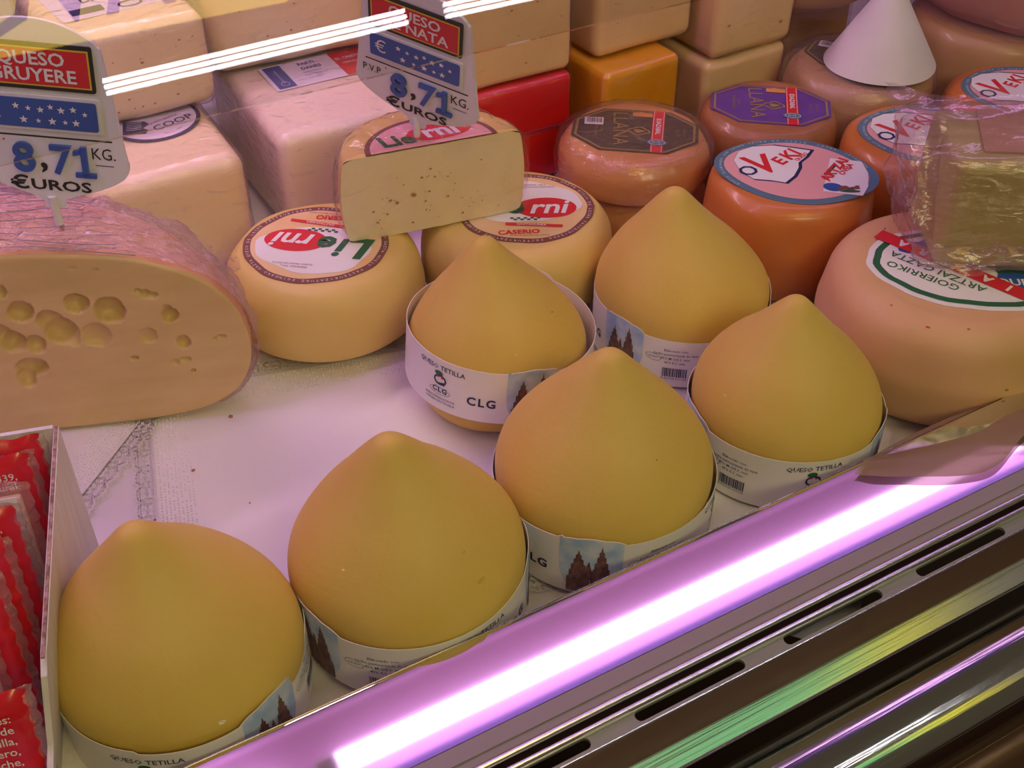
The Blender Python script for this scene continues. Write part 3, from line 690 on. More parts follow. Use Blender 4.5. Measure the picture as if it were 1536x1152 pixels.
def oval_label(t, h, rz, rx=.060, ry=.045, pos=(0, 0), art=True):
    f = lambda a: 1+.025*math.cos(4*a)
    L0 = label_base(t, 'oval_label', rx, ry, INK['teal'], h, rz, f, 'blue-edged oval cheese label', pos=pos); z = .0005
    shape_print('pink_field', disc(rx-.0075, ry-.0070, 50, f), INK['pink'], L0, z)
    arcs = 'QUESO ELABORADO CON LECHE CRUDA DE OVEJA  LATXA  IDIAZABAL '
    shape_print('edge_lettering', join(*[at2(text(ch, .0032, res=1), (rx-.0037)*math.cos(a), (ry-.0035)*math.sin(a), a-PI/2) for ch, a in zip(arcs, [3.9-k*.062 for k in range(len(arcs))]) if ch != ' ']), INK['white'], L0, z)
    cr = [(-.049, .004), (-.046, .020), (-.036, .030), (-.020, .0355), (-.004, .0350), (.010, .034), (.0065, .022), (.0015, .012), (.002, .004), (-.001, -.010), (-.007, -.022), (-.018, -.021), (-.031, -.022), (-.042, -.013)]
    cr2 = [((x+.012)*1.06-.0100, y*1.06) for x, y in cr]
    shape_print('dark_outline', poly2(cr2), INK['navy'], L0, z+.0001)
    shape_print('white_shield', poly2(cr), INK['white'], L0, z+.0003)
    shape_print('red_lettering', join(at2(text('V', .040, .02, shear=-.1, sx=.9), -.0250, .002, .55), at2(text('KI', .018, .03), -.0050, .0235, 1.0), at2(text('E', .017, .03), -.0130, .0105, 1.0)), INK['red'], L0, z+.0005)
    shape_print('dark_lettering', join(at2(text('O', .020, .01), -.0360, -.0110, .6)), INK['navy'], L0, z+.0006)
    shape_print('red_small_lettering', at2(text('QUESO', .0050, .03), .0035, .0215, 1.05), INK['red'], L0, z+.0005)
    shape_print('white_panel', at2(poly2([(-.014, -.026), (.015, -.026), (.019, -.010), (.019, .012), (.014, .030), (-.010, .030)]), .0360, -.0040, 0, 1.02, .96), INK['white'], L0, z+.0003)
    shape_print('panel_lettering', join(at2(text('ARTZAI', .0115, .04), .030, .007, 1.20), at2(text('OVEJA', .0070, .03), .0385, .009, 1.20)), INK['red'], L0, z+.0006)
    shape_print('green_strip', at2(rect(-.010, .010, -.0016, .0016), .0265, .006, 1.2), INK['green'], L0, z+.0005)
    if art:
        shape_print('blue_picture', at2(disc(.0075, .0062, 20), .029, -.021), INK['tagblue'], L0, z+.0005)
        shape_print('picture_shapes', join(at2(disc(.0060, .003, 14, blob_edge(3, .3, 3)), .038, -.021, .2), at2(disc(.0040, .0022, 10, blob_edge(5, .3, 3)), .046, -.018, .5)), INK['brown'], L0, z+.0007)
        shape_print('picture_grass', at2(disc(.0080, .0018, 14), .042, -.0245, .2), INK['green'], L0, z+.0006)
    return L0
WE = wheel('tall golden wheel with blue-edged oval label, nearest of the three golden wheels', .2215, .812, 0, .0660, .0880, M_gold, seed=5, rnd=.013, bulge=.02)
oval_label(WE, .0882, R(-13), .0625, .0500, (.002, .0))
WF = wheel('golden wheel with oval label half hidden behind the wrapped wedge', .3460, .888, 0, .0665, .0790, M_gold, seed=6, rnd=.013, bulge=.02)
oval_label(WF, .0792, R(-10), .0580, .0500, (.006, 0))
WG = wheel('golden wheel with oval label cut off by the right edge, behind the others', .4560, .968, 0, .0660, .0790, M_gold, seed=7, rnd=.013, bulge=.02)
oval_label(WG, .0792, R(-8), .0565, .050, (.006, 0))
WH = wheel('film-wrapped tan wheel with a dark label that carries the white paper cone', .3270, 1.030, 0, .0680, .0790, M_tan, seed=9, rnd=.013, bulge=.04)
idiaz(WH, .0792, R(-28), 'char', sx=1.0, pos=(.0, .012))
film_wheel(WH, .0692, .0800, F_cling, .004)
wheel('large tan wheel at the back right under a wrapped piece', .4900, 1.130, 0, .0920, .0900, M_tan, seed=10, rnd=.016)
# paper cone
def cone():
    t = thing('paper_cone', 'plain white paper cone standing on the dark-labelled tan wheel', 'cone', (.3400, 1.0200, .0855), 0, None, (R(2), R(-3), R(20)))
    V = []; F = []; n = 72; K = 12; H_ = .083; Rc = .0490
    for s_ in (0, .0004):
        for i in range(n+1):
            a = 2*PI*i/n*1.04; sp = .0006*i/n
            for k in range(K+1):
                q = k/K; r = Rc*q+.0012-s_+sp; V.append(Vector((r*math.cos(a), r*math.sin(a), H_*(1-q)+.0015*math.sin(a*2)*q)))
    for s_ in (0, 1):
        o = s_*(n+1)*(K+1)
        for i in range(n):
            for k in range(K): A = o+i*(K+1)+k; F.append((A, A+K+1, A+K+2, A+1))
    part('cone_sheet', V, F, M_cone, t)
cone()

# big pale wheel at the right
WJ = wheel('big pale pinkish wheel at the right edge with green-ringed label and red ribbon', .3130, .6800, 0, .0890, .0880, M_pinkr, seed=12, rnd=.018, bulge=.03)
def big_label(t, h, rz, pos):
    f = blob_edge(3, .012, 7)
    L0 = label_base(t, 'oval_label', .070, .050, INK['white'], h, rz, f, 'white-edged oval label with green ring', pos=pos); z = .0005
    shape_print('green_ring', disc(.0655, .0455, 60, f), INK['green'], L0, z); shape_print('white_field', disc(.0605, .0405, 60, f), INK['white'], L0, z+.0002)
    shape_print('blue_picture', at2(disc(.026, .013, 30, blob_edge(4, .15, 3)), -.018, .020), INK['tagblue'], L0, z+.0004)
    shape_print('green_picture', at2(disc(.024, .016, 30, blob_edge(6, .12, 3)), .036, .004), INK['green'], L0, z+.0004)
    shape_print('blue_picture_right', at2(disc(.022, .011, 26, blob_edge(7, .12, 4)), .032, -.014, .1), INK['tagblue'], L0, z+.0005)
    shape_print('white_lettering', at2(text('QUESO', .011, .02), .034, -.014, .1), INK['white'], L0, z+.0007)
    shape_print('dark_lettering', join(at2(text('GOIERRIKO', .0100, .005), -.0330, -.0150, PI-.50), at2(text('ARTZAI GAZTA', .0100, .005), -.0225, -.0080, PI-.56)), INK['green'], L0, z+.0005)
    rb = shape_print('red_ribbon', at2(rect(-.062, .062, -.0065, .0065), -.008, -.001, -.60), INK['red'], L0, z+.0008)
    shape_print('ribbon_lettering', join(*[at2(text(ch, .010, .05), -.008-.042*math.cos(.60)+k*.016*math.cos(.60), -.001+.042*math.sin(.60)-k*.016*math.sin(.60), 2.5) for k, ch in enumerate('ARTZAI')]), INK['white'], L0, z+.0010)
    return L0
big_label(WJ, .0882, R(-9), (.0060, -.004))

# ================================================================== blocks
def block(label, u, n, z, sx, sy, sz, m, r=.010, film=None, name='block_cheese', seed=0, amp=.0012, rz=0, fm=None):
    p_ = FR(u+sx/2, n+sy/2, z)
    t = thing(name, label, 'cheese', p_, CA+rz)
    V, F = rbox(sx, sy, sz, r, 12); W = [v+Vector(noise.noise_vector(v*26+Vector((seed*4, 1, 0))))*amp for v in V]; mn = min(v.z for v in W); W = [Vector((v.x, v.y, v.z-mn)) for v in W]
    part('body', W, F, m, t, sa=80)
    if film:
        V, F = rbox(sx+.003, sy+.003, sz+.0024, r, 26); W = []
        for v in V:
            o = Vector((v.x, v.y, v.z-sz/2)).normalized(); d = abs(noise.noise(v*75+Vector((seed*3, 0, 0))))*film+abs(noise.noise(v*Vector((240, 60, 60)).x))*film*.3
            q = v+o*d; W.append(Vector((q.x, q.y, max(.0005, q.z))))
        part('cling_film', W, F, fm or F_cling2, t, sa=80)
    return t
B1 = block('pale block with round blue and white label on top, behind the holed half wheel', .098, .815, 0, .122, .17, .0985, M_block, film=.0012, seed=1, r=.013, fm=F_cling)
def coop(t):
    L0 = label_base(t, 'round_label', .037, .037, INK['navy'], .1002, 0, None, 'round blue-edged white label', pos=(.016, .004)); z = .0005
    shape_print('white_field', disc(.0335, .0335, 48), INK['white'], L0, z)
    shape_print('blue_lettering', join(at2(text('COOP', .0125, .01), .012, -.012, .25), at2(text('QUESO BARRA', .004), .006, -.003, .25)), INK['navy'], L0, z+.0003)
    shape_print('blue_flag', at2(poly2([(-.022, -.010), (-.004, -.012), (-.002, -.006), (-.006, -.002), (-.001, .004), (-.005, .010), (-.022, .012)]), -.006, -.010, -.25), INK['navy'], L0, z+.0003)
    shape_print('flag_lines', join(*[at2(rect(-.020, -.008, k*.003, k*.003+.0006), -.006, -.014, -.25) for k in range(5)]), INK['white'], L0, z+.0005)
coop(B1)
block('pale speckled block on top of the round-label block, upper left', .108, .905, .1005, .123, .16, .079, M_block, film=.0014, seed=2, r=.012, amp=.0016, fm=F_cling)
p_ = FR(.170, .985, .1805)
T1L = thing('film_label', 'white film-covered label with dark print on the upper left block', 'label', p_, CA+R(4))
V, F = prism([(-.045, -.046), (.045, -.046), (.05, .05), (-.05, .05)], .0004); part('label_sheet', V, F, INK['white'], T1L, False)
shape_print('dark_print', join(at2(rect(-.013, .013, -.006, .006), -.022, -.032), at2(ring(.010, .007, .002, 24), .012, -.036), at2(text('DANBO', .012, .03), .0, -.012)), INK['navy'], T1L, .0008)
B2 = block('blush-pink block with red, white and blue label across its top', .2520, .823, 0, .146, .19, .0985, M_blockP, film=.0014, seed=3, r=.011, fm=F_cling)
def cristo(t):
    L0 = plate('striped_label', [(-.072, .020), (.070, .020), (.070, .070), (-.072, .070)], INK['white'], t, .1002, .0003, label='red, white and blue striped label'); L0.location = (.014, -.035, 0); L0.scale = (.80, 1.0, 1)
    z = .1007
    shape_print('blue_stripe', poly2([(-.068, .022), (-.048, .022), (-.048, .068), (-.068, .068)]), INK['blue'], L0, z); shape_print('red_stripe', rect(.010, .052, .020, .070), INK['red'], L0, z)
    shape_print('white_lettering', join(at2(text('EL CRISTO 60+', .0066, .02), .034, .054, -PI/2*0+0), at2(text('100% DANES', .0050, .01), .030, .044), at2(text('QUESO EN BARRA', .0034), -.058, .045, PI/2), at2(ring(.0045, .0045, .0005, 20), -.058, .030)), INK['white'], L0, z+.0003)
    shape_print('blue_lettering', join(at2(text('PARTI', .0075, .02), -.020, .060), at2(text('DANES', .0075, .02), -.018, .051), at2(text('QUESO FRESCO', .0030), -.020, .043), at2(text('PRODUCTO DE', .0028), -.022, .037), at2(text('DINAMARCA', .0028), -.022, .031)), INK['blue'], L0, z+.0003)
cristo(B2)
block('pale speckled block lying on the blush block, left of the second price tag', .2480, .948, .1010, .146, .16, .105, M_block, film=.0014, seed=4, r=.013, rz=R(-3), fm=F_cling)
block('lower red-waxed bar of the red pair', .4030, .812, 0, .110, .16, .0510, M_redw, seed=5, r=.006)
block('upper red-waxed bar carrying the straw block behind the second tag', .4010, .806, .0515, .118, .16, .0500, M_redw, seed=6, r=.007, film=.0010)
block('straw-coloured block on the red bars, behind the second tag', .4030, .812, .1025, .117, .15, .105, M_blockY, seed=7, r=.007, film=.0012)
block('bright yellow waxed block between the red bars and the purple-label wheel', .5380, .795, 0, .086, .16, .0985, M_yel, seed=8, r=.007, film=.0012, rz=R(4))
block('straw block resting on the yellow waxed block', .5450, .820, .1005, .110, .15, .115, M_blockY, seed=9, r=.010, film=.0012, rz=R(3))
block('lower wrapped bar with blue label in the shade behind the purple-label wheel', .6580, .800, 0, .100, .13, .0790, M_blockY, seed=10, r=.008, film=.0014, rz=R(2))
block('upright straw block with a dimpled face, right of the yellow waxed block', .6640, .800, .0810, .098, .12, .120, M_blockY, seed=11, r=.010, film=.0012, rz=R(3))
B9 = block('wrapped bar under the rounded wrapped piece at the top right', .790, .860, 0, .11, .14, .080, M_tan, seed=12, r=.010, film=.0012)
t = wheel('rounded wrapped piece above the dark-labelled wheel, at the top edge', .2950, 1.185, .0820, .0700, .080, M_tan, seed=13, rnd=.02); film_wheel(t, .0712, .081, F_bag, .001, amp=.003)
# gap filler: a brown bar behind the speckled blocks
block('brown bar behind the price tag at the far left', -.080, .97, 0, .150, .2, .115, mat('brown_bar', (.34, .19, .09), .4), seed=14, r=.01)

# ================================================================== big holed half wheel (left)
GA = R(9); GO = Vector((-.3097, .6009, .0050))
GR = thing('holed_half_wheel', 'big half wheel with large holes in its cut face, film-covered rind, at the left', 'cheese', GO, GA)
TOP = spline([(-.36, .128), (-.25, .141), (-.12, .146), (-.02, .1445), (.03, .141), (.0648, .1355), (.0868, .1275), (.1068, .1170), (.1200, .1040), (.1290, .0890), (.1335, .0720), (.1347, .0600)], 8)
BOT = spline([(-.36, .0), (-.12, 0), (.03, .0002), (.0600, .0010), (.0850, .0035), (.1040, .0090), (.1190, .0185), (.1290, .0335), (.1335, .0470), (.1347, .0600)], 8)
def interp(C, x):
    for k in range(len(C)-1):
        if C[k][0] <= x <= C[k+1][0]: return C[k][1]+(C[k+1][1]-C[k][1])*(x-C[k][0])/max(1e-9, C[k+1][0]-C[k][0])
    return C[-1][1]
HOLES = [(.0308, .1036, .0082, .0075, 1), (.0501, .0966, .0099, .0105, .9), (-.004, .1012, .0082, .0085, .9), (.0115, .0925, .0085, .0075, 1.1), (.0165, .0835, .0105, .0110, .9), (.023, .0790, .0045, .0090, .9), (.0375, .0778, .0092, .0095, .45), (.0744, .1066, .0036, .0034, .9), (.0785, .1050, .0038, .0028, .9), (.0700, .1092, .0022, .0022, .9),
         (.0869, .088, .0056, .0062, 1), (.0860, .0945, .0025, .0025, .9), (.0914, .0653, .0047, .0055, .9), (.0700, .0736, .006, .006, .35), (.0578, .0558, .0028, .0020, 1.6), (.0900, .0506, .0040, .0024, .8), (.0830, .0490, .0032, .0030, .5), (.0935, .0400, .0018, .0019, 1.5), (-.0085, .0560, .0105, .0080, 1.0), (-.0140, .0480, .0060, .0085, 1.0), (-.015, .0783, .0085, .009, 1.1), (-.001, .0745, .0060, .0075, 1.0), (-.022, .085, .008, .008, 1.0), (-.0126, .1177, .0040, .0060, 1), (.1162, .0668, .0034, .0020, .7), (.112, .0655, .0018, .0016, .6), (-.05, .09, .010, .009, 1), (-.06, .05, .009, .01, 1), (.0345, .131, .0020, .0010, .7), (.048, .128, .0022, .0012, .7), (.0028, .116, .0010, .0030, .5)]
def gruyere():
    NX, NZ = 330, 150; X0, X1 = -.16, .1347; V = []; F = []
    for i in range(NX+1):
        s_ = i/NX; x = X0+(X1-X0)*math.sin(s_*PI/2)**1 if s_ > .999 else X0+(X1-X0)*(s_*.6+.4*math.sin(s_*PI/2))
        tp, bt = interp(TOP, x), interp(BOT, x)
        for j in range(NZ+1):
            z = bt+(tp-bt)*j/NZ; y = -.0008*noise.noise(Vector((x*8, z*40, 5)))
            edge = min(tp-z, z-bt, (X1-x)*1.2)
            for (hx, hz, rx, rz, dp) in HOLES:
                dx, dz = (x-hx)/rx, (z-hz)/rz
                if abs(dx) < 1.3 and abs(dz) < 1.3:
                    d = dx*dx+dz*dz; d *= 1+.22*noise.noise(Vector((x*160, z*160, hx*50)))
                    if d < 1: y = max(y, dp*min(rx, rz)*1.15*math.sqrt(1-d)+.0003)
            if edge < .003: y += .0016*(1-max(0, edge)/.003)**2
            V.append(Vector((x, y, z)))
    for i in range(NX):
        for j in range(NZ): a = i*(NZ+1)+j; F.append((a, a+NZ+1, a+NZ+2, a+1))
    part('cut_face', V, F, M_gru, GR, sa=80)
    # rind swept back
    C0 = -.14; rm = X1-C0; B_ = .150; ol = [(x, z) for x, z in BOT if x > C0]+[(x, z) for x, z in reversed(TOP) if x > C0]
    V = []; F = []; n = len(ol); NS = 44
    for k in range(NS+1):
        a = (PI/2*1.0)*k/NS
        for x, z in ol:
            r = x-C0; p_ = Vector((C0+r*math.cos(a), .0016+r*math.sin(a)*B_/rm, z)); V.append(p_+Vector(noise.noise_vector(p_*28))*(.0012 if k > 1 else 0))
    for k in range(NS):
        for i in range(n-1): F.append((k*n+i, (k+1)*n+i, (k+1)*n+i+1, k*n+i+1))
    V = [Vector((v.x, v.y, max(0, v.z))) for v in V]
    part('rind', V, F, M_grurind, GR, sa=80)
    # printed lines on the rind's top
    ln = []
    for q in range(9):
        y0 = .004+q*.0092; P_ = [(-.13+i*.012, y0+.003*math.sin(i*.7+q), 0) for i in range(20) if -.13+i*.012 < .075-q*.006]
        P_ = [(x, y, interp(TOP, min(.13, x+ .0*y))+.0022-max(0, (x-.02))*y*1.1) for x, y, z in P_]
        if len(P_) > 2: ln.append(tube(P_, .00032, 5))
    V, F = join(*ln); part('printed_rind_lines', V, F, mat('grey_blue_print', (.26, .28, .34), .5), GR, kind='stuff')
    # crinkled film over top and side
    V = []; F = []; ol2 = [(x, z) for x, z in BOT if x > .10]+[(x, z) for x, z in reversed(TOP) if x > C0]; ol3 = []
    for i in range(len(ol2)-1):
        for q in range(3): ol3.append((ol2[i][0]+(ol2[i+1][0]-ol2[i][0])*q/3, ol2[i][1]+(ol2[i+1][1]-ol2[i][1])*q/3))
    n = len(ol3); NS = 90
    for k in range(NS+1):
        a = PI/2*k/NS
        for i, (x, z) in enumerate(ol3):
            r = x-C0+.0015; p_ = Vector((C0+r*math.cos(a), .0010+r*math.sin(a)*(B_+.003)/rm, z))
            nrm = Vector(((x-.03)*.9, (x-.03)*.3*math.sin(a), max(.02, z-.06))).normalized()
            d = .0020+abs(noise.noise(p_*48))*.0055*min(1, .35+k/12)+abs(noise.noise(p_*120+Vector((3, 3, 3))))*.0030
            if x > .07 and z > .09: d += max(0, noise.noise(p_*30+Vector((9, 1, 0))))*.012*min(1, k/8)
            V.append(p_+nrm*d)
    for k in range(NS):
        for i in range(n-1): F.append((k*n+i, (k+1)*n+i, (k+1)*n+i+1, k*n+i+1))
    part('crinkled_film', V, F, F_crink, GR, sa=80)
    # film tuft standing up near the right shoulder
    for (bx, by, bz, s_) in ((.098, .030, .120, 1.0), (.112, .045, .100, .8)):
        V = []; F = []
        for i in range(19):
            for j in range(9):
                x = bx-.016+.036*i/18; z = bz-.010+(.020*s_)*j/8*(1-.5*abs(i/9-1)); V.append(Vector((x, by+.006*noise.noise(Vector((x*120, z*60, s_))), z+.004*noise.noise(Vector((x*160, 2, j*.2))))))
        for i in range(18):
            for j in range(8): a = i*9+j; F.append((a, a+9, a+10, a+1))
        part('film_tuft', V, F, F_crink, GR, sa=80)
gruyere()

# ================================================================== price tags
def tag_obj(label, loc, rz, roll, l1, l2, h_pin, pvp, tilt=0):
    t = thing('price_tag', label, 'price tag', loc, 0, None, (0, 0, rz))
    V, F = tube([(0, 0, 0), (0, 0, h_pin+.004)], .0014, 10); part('pin', V, F, M_pin, t)
    V, F = tube([(0, -.0012, h_pin-.012), (0, -.0012, h_pin+.008)], .0026, 10); part('pin_socket', V, F, M_ivory, t)
    # plate drawn in x,z; bottom apex at (0,0)
    o = [(-.0065, 0), (.0065, 0), (.0075, .006), (.030, .0145), (.0425, .0215), (.0470, .0265), (.0485, .0330), (.0470, .0420), (.0400, .1000), (.0375, .1075), (.0330, .1120), (.020, .1185), (.007, .1215), (-.007, .1215), (-.020, .1185), (-.033, .1120), (-.0375, .1075), (-.040, .1000), (-.0470, .0420), (-.0485, .0330), (-.0470, .0265), (-.0425, .0215), (-.030, .0145), (-.0075, .006)]
    M0 = Matrix.Translation((0, 0, h_pin)) @ Matrix.Rotation(tilt, 4, 'X') @ Matrix.Rotation(roll, 4, 'Y') @ Matrix.Rotation(PI/2, 4, 'X')
    def pp(name, ol, m, h0, th, label=None): return plate(name, [Vector((x, y, 0)) for x, y in ol], m, t, h0, th, M0, label)
    bm_o = spline([(x, y) for x, y in o]+[o[0]], 3)[:-1]
    pl_ = pp('plate', bm_o, M_ivory, -.0012, .0024)
    k = .92; rim = [(x*k, .006+(y-.006)*.955+.0015) for x, y in bm_o]
    def rr(x0, x1, y0, y1, r=.0015):
        return [(cx+r*math.cos(a), cy+r*math.sin(a)) for cx, cy, a0 in ((x1-r, y0+r, -90), (x1-r, y1-r, 0), (x0+r, y1-r, 90), (x0+r, y0+r, 180)) for a in [R(a0+q*30) for q in range(4)]]
    pp('name_panel', rr(-.0355, .0345, .0795, .1080), INK['black'], .0012, .0012, 'black-edged red name panel')
    nb = M0
    def pr(name, ms, ink, h): ms = lift(ms, h); ms = xf(ms, M0); return part(name, ms[0], ms[1], ink, t, False, kind='stuff' if 'lettering' in name or 'stars' in name or 'digits' in name else None)
    pr('yellow_border', rect(-.0335, .0325, .0818, .1055), INK['yellow'], .0026)
    pr('red_field', rect(-.0325, .0315, .0828, .1045), INK['red'], .0028)
    pr('name_lettering', join(at2(text(l1, .0112, .02, sx=1.05), -.0005, .0985), at2(text(l2, .0112, .02, sx=1.05), -.0005, .0885)), INK['white'], .0031)
    pp('euro_panel', rr(-.0370, .0355, .0530, .0755), M_ivory, .0012, .0012); pp('blue_panel', rr(-.0350, .0335, .0550, .0735), INK['tagblue'], .0024, .0006)
    st = [(-.016, .0685, 1), (-.009, .0675, .8), (-.002, .067, 1), (.004, .0692, .85), (.010, .0675, 1.1), (.017, .0685, 1), (.0235, .0660, .8), (-.0125, .0600, 1.15), (-.004, .0598, .75), (.004, .0600, 1.15), (.0115, .0600, .75), (.0178, .0600, 1.1)]
    pr('stars', join(*[star(.0023*q, x+.003, y) for x, y, q in st]), INK['white'], .0033); pr('euro_lettering', at2(text('€', .0145, .0), -.0265, .0640), INK['white'], .0033)
    pr('rule', rect(-.040, .0400, .0480, .0491), INK['black'], .0014)
    # raised press-on digits
    def digits(s_, x, y, sz):
        V, F = text(s_, sz, .05, res=2, sx=1.0); n = len(V); W = [M0 @ Vector((v.x+x, v.y+y, .0030)) for v in V]; return W, F
    for s_, x in (('8', -.0135), ('7', .0085), ('1', .0225)):
        m0_ = text(s_, .0270, .018, res=5)
        if s_ == '1': m0_ = join(m0_, rect(-.0062, .0062, -.0098, -.0070), poly2([(-.0062, .0050), (-.0012, .0062), (-.0012, .0096), (-.0062, .0076)]))
        V = [Vector((v.x+x, v.y+.0335, .0014)) for v in m0_[0]]; F = m0_[1]
        bm = bmesh.new(); vs = [bm.verts.new(v) for v in V]
        for f in F:
            try: bm.faces.new([vs[i] for i in f])
            except ValueError: pass
        r_ = bmesh.ops.extrude_face_region(bm, geom=list(bm.faces)); bmesh.ops.translate(bm, verts=[g for g in r_['geom'] if isinstance(g, bmesh.types.BMVert)], vec=(0, 0, .0022))
        bm.verts.index_update(); VV = [M0 @ v.co for v in bm.verts]; FF = [tuple(v.index for v in f.verts) for f in bm.faces]; bm.free()
        part('raised_digit', VV, FF, INK['tagblue'], t, False)
    ltr = [at2(text(',', .0240, .02), -.0025, .0350), at2(text('€', .0125, .025, sx=1.4), -.0185, .0160), at2(text('UROS', .0098, .025, sx=1.45), .0060, .0155), at2(text('KG.', .0110, .0, sx=.85), .0340, .0395), rect(.0285, .0395, .0318, .0323)]
    if pvp: ltr.append(at2(text('P.V.P.', .0088, .0, sx=.8), -.0345, .0400))
    pr('black_lettering', join(*ltr), INK['black'], .0016)
    pr('red_speck', at2(disc(.0007, .0007, 8), -.024, .045), INK['red'], .0015)
    return t
def pxp(px, py, z):
    x = (px-768)/FOC; y = (py-576)/FOC
    d = Vector((x, math.cos(PITCH)-y*math.sin(PITCH), -math.sin(PITCH)-y*math.cos(PITCH))); k = (z-CAMZ)/d.z
    return Vector((0, 0, CAMZ))+d*k
PIN1 = pxp(94, 345, .1480)
tag_obj('left price tag, red and blue panels, stuck in the big holed half wheel', PIN1, R(1), R(6), 'QUESO', 'GRUYERE', .0175, False, R(-1.5))
tag_obj('tilted price tag stuck in the film-wrapped cut half cheese', (-.0690, .7720, .1400), R(-26), R(11), 'QUESO', 'DE NATA', .0080, True, R(14))

# ================================================================== carton of red packs (front left)
BX = thing('white_carton', 'open white cardboard box holding the red packs, bottom left corner', 'box', (-.2500, .4780, .0042), R(14.6))
def carton():
    # right wall, with the scooped lower front part
    pr = [(0, 0), (0, .1140), (-.160, .1135), (-.1665, .109), (-.176, .072), (-.190, .066), (-.235, .066), (-.235, 0)]
    V, F = prism([(y, z) for y, z in pr], .0028, -.0028); M = Matrix(((0, 0, 1, 0), (1, 0, 0, 0), (0, 1, 0, 0), (0, 0, 0, 1)))
    NS_ = 24; V = []; F = []
    for s_ in (0, -.0028):
        for i in range(NS_+1):
            y = -.235*i/NS_; zt = interp([(-.235, .066), (-.190, .066), (-.176, .072), (-.1665, .109), (-.160, .1135), (0, .1140)], y)
            for j in range(9):
                z = zt*j/8; V.append(Vector((s_-.021*smooth01(-y/.12)*(1-z/.114)**1.2, y, z)))
    n = (NS_+1)*9
    for s_ in (0, 1):
        for i in range(NS_):
            for j in range(8): a = s_*n+i*9+j; F.append((a, a+9, a+10, a+1))
    for i in range(NS_): F.append((i*9+8, i*9+17, n+i*9+17, n+i*9+8)); F.append((i*9, i*9+9, n+i*9+9, n+i*9))
    for e_ in (0, NS_*9):
        for j in range(8): F.append((e_+j, e_+j+1, n+e_+j+1, n+e_+j))
    part('side_panel', V, F, M_card, BX, True)
    e = [(0, .1141), (-.080, .1144), (-.160, .1136)]
    V, F = join(box(-.0022, -.0006, -.160, 0, .1137, .1147)); part('card_edge', V, F, M_cardedge, BX, False)
    pbox('rear_panel', BX, M_card, -.26, -.0028, -.0028, 0, 0, .1160); pbox('bottom_panel', BX, M_card, -.26, -.0028, -.235, -.0028, 0, .002)
    pbox('front_panel', BX, M_card, -.26, -.0028, -.2378, -.235, 0, .066); pbox('left_panel', BX, M_card, -.2628, -.26, -.235, 0, 0, .114)
carton()
M_pfilm = film_mat('pack_film', base=.03, rough=.15, bscale=60, bstr=1, haze=.14, crease=.3, hazecol=(.85, .60, .58))
M_slices = mat('cheese_slices', (.80, .60, .42), .5, col2=(.70, .48, .32), scale=30, stretch=(1, 30, 1))
def pack(label, x1, y, zt, w_=.125, h_=.088, lean=14, kind='red', rz=0, lines=('fusión (E 452, E 339,', 'requesón, sal natural.'), sub=0):
    rt = Matrix.Rotation(R(14.6), 4, 'Z'); off = rt @ Vector((x1-w_/2, y, 0))
    t = thing('cheese_pack', label, 'packet', Vector((-.2500, .4780, 0))+off+Vector((0, 0, .0068)), 0, 'film-wrapped packs filed in the white box', (R(-lean), 0, R(14.6)+rz))
    H_ = zt-.0068
    NX, NZ = 44, 30; ms = []
    def cushion(th, ex, bot, top, seed, y0=0):
        V = []; F = []
        for s_ in (-1, 1):
            for i in range(NX+1):
                for j in range(NZ+1):
                    u_, v_ = i/NX*2-1, j/NZ*2-1; e = (1-u_**8)*(1-v_**6)
                    x = u_*(w_/2+ex)+.0008*math.sin(j*2.1+seed); z = bot+(top-bot)*j/NZ+.0009*math.sin(i*.9+seed)*(abs(v_) > .9)
                    yy = y0+s_*th/2*e**.5+.0010*noise.noise(Vector((x*70, z*70, seed+s_)))*e+.0005*math.sin(j*1.3+seed)*(abs(u_) > .93)
                    V.append(Vector((x, yy, z)))
        n = (NX+1)*(NZ+1)
        for s_ in (0, 1):
            for i in range(NX):
                for j in range(NZ): a = s_*n+i*(NZ+1)+j; F.append((a, a+NZ+1, a+NZ+2, a+1))
        return V, F
    V, F = rbox(w_-.012, .005, H_*.90, .0015, 4); part('cheese_slices', [v+Vector((0, .0022, 0)) for v in V], F, M_slices, t, sa=60)
    V, F = cushion(.013, -.002 if kind == 'red' else 0, 0, H_, sub)
    if kind == 'red':
        # the printed wrapper covers the front, the clear film stands out at the side
        n = len(V)//2; nf = len(F)//2; part('printed_wrapper', V[:n], F[:nf], INK['redfilm'], t, sa=80)
        V2, F2 = cushion(.0155, .0010, 0, H_-.0005, sub+5); V2 = [Vector((v.x, max(v.y+.0020, -.0010), v.z)) for v in V2]; part('clear_film', V2, F2, M_pfilm, t, sa=80)
    else:
        part('clear_film', V, F, M_pfilm, t, sa=80)
        if kind == 'white':
            V, F = box(-w_/2+.004, w_/2-.006, -.0090, -.0086, H_-.026, H_-.004); part('white_strip', V, F, INK['white'], t, False)
            ms = text('LONCHAS', .0100, .01, align='RIGHT'); W = [Vector((w_/2-.010+v.x, -.0093, H_-.012+v.y)) for v in ms[0]]; part('lettering', W, ms[1], INK['red'], t, False, kind='stuff')
        return t
    ls = []
    for k, s_ in enumerate(lines):
        ms = text(s_, .0062, .008, align='RIGHT'); ls.append(([Vector((w_/2-.0085+v.x, -.0085-.0006, H_-.0085-k*.0062+v.y)) for v in ms[0]], ms[1]))
    V, F = join(*ls); part('lettering', V, F, INK['white'], t, False, kind='stuff')
    return t
pack('rearmost red pack in the white box, white small print along its top', -.0085, -.0150, .1200, sub=1, lean=5)
pack('second red pack from the back in the white box', -.0140, -.0300, .1185, sub=2, lean=7)
pack('pack with a white printed strip between the red ones in the box', -.0160, -.0490, .1150, kind='white', sub=3, lean=8)
pack('red pack just in front of the white-strip pack', -.0200, -.0670, .1160, sub=4, lean=8)
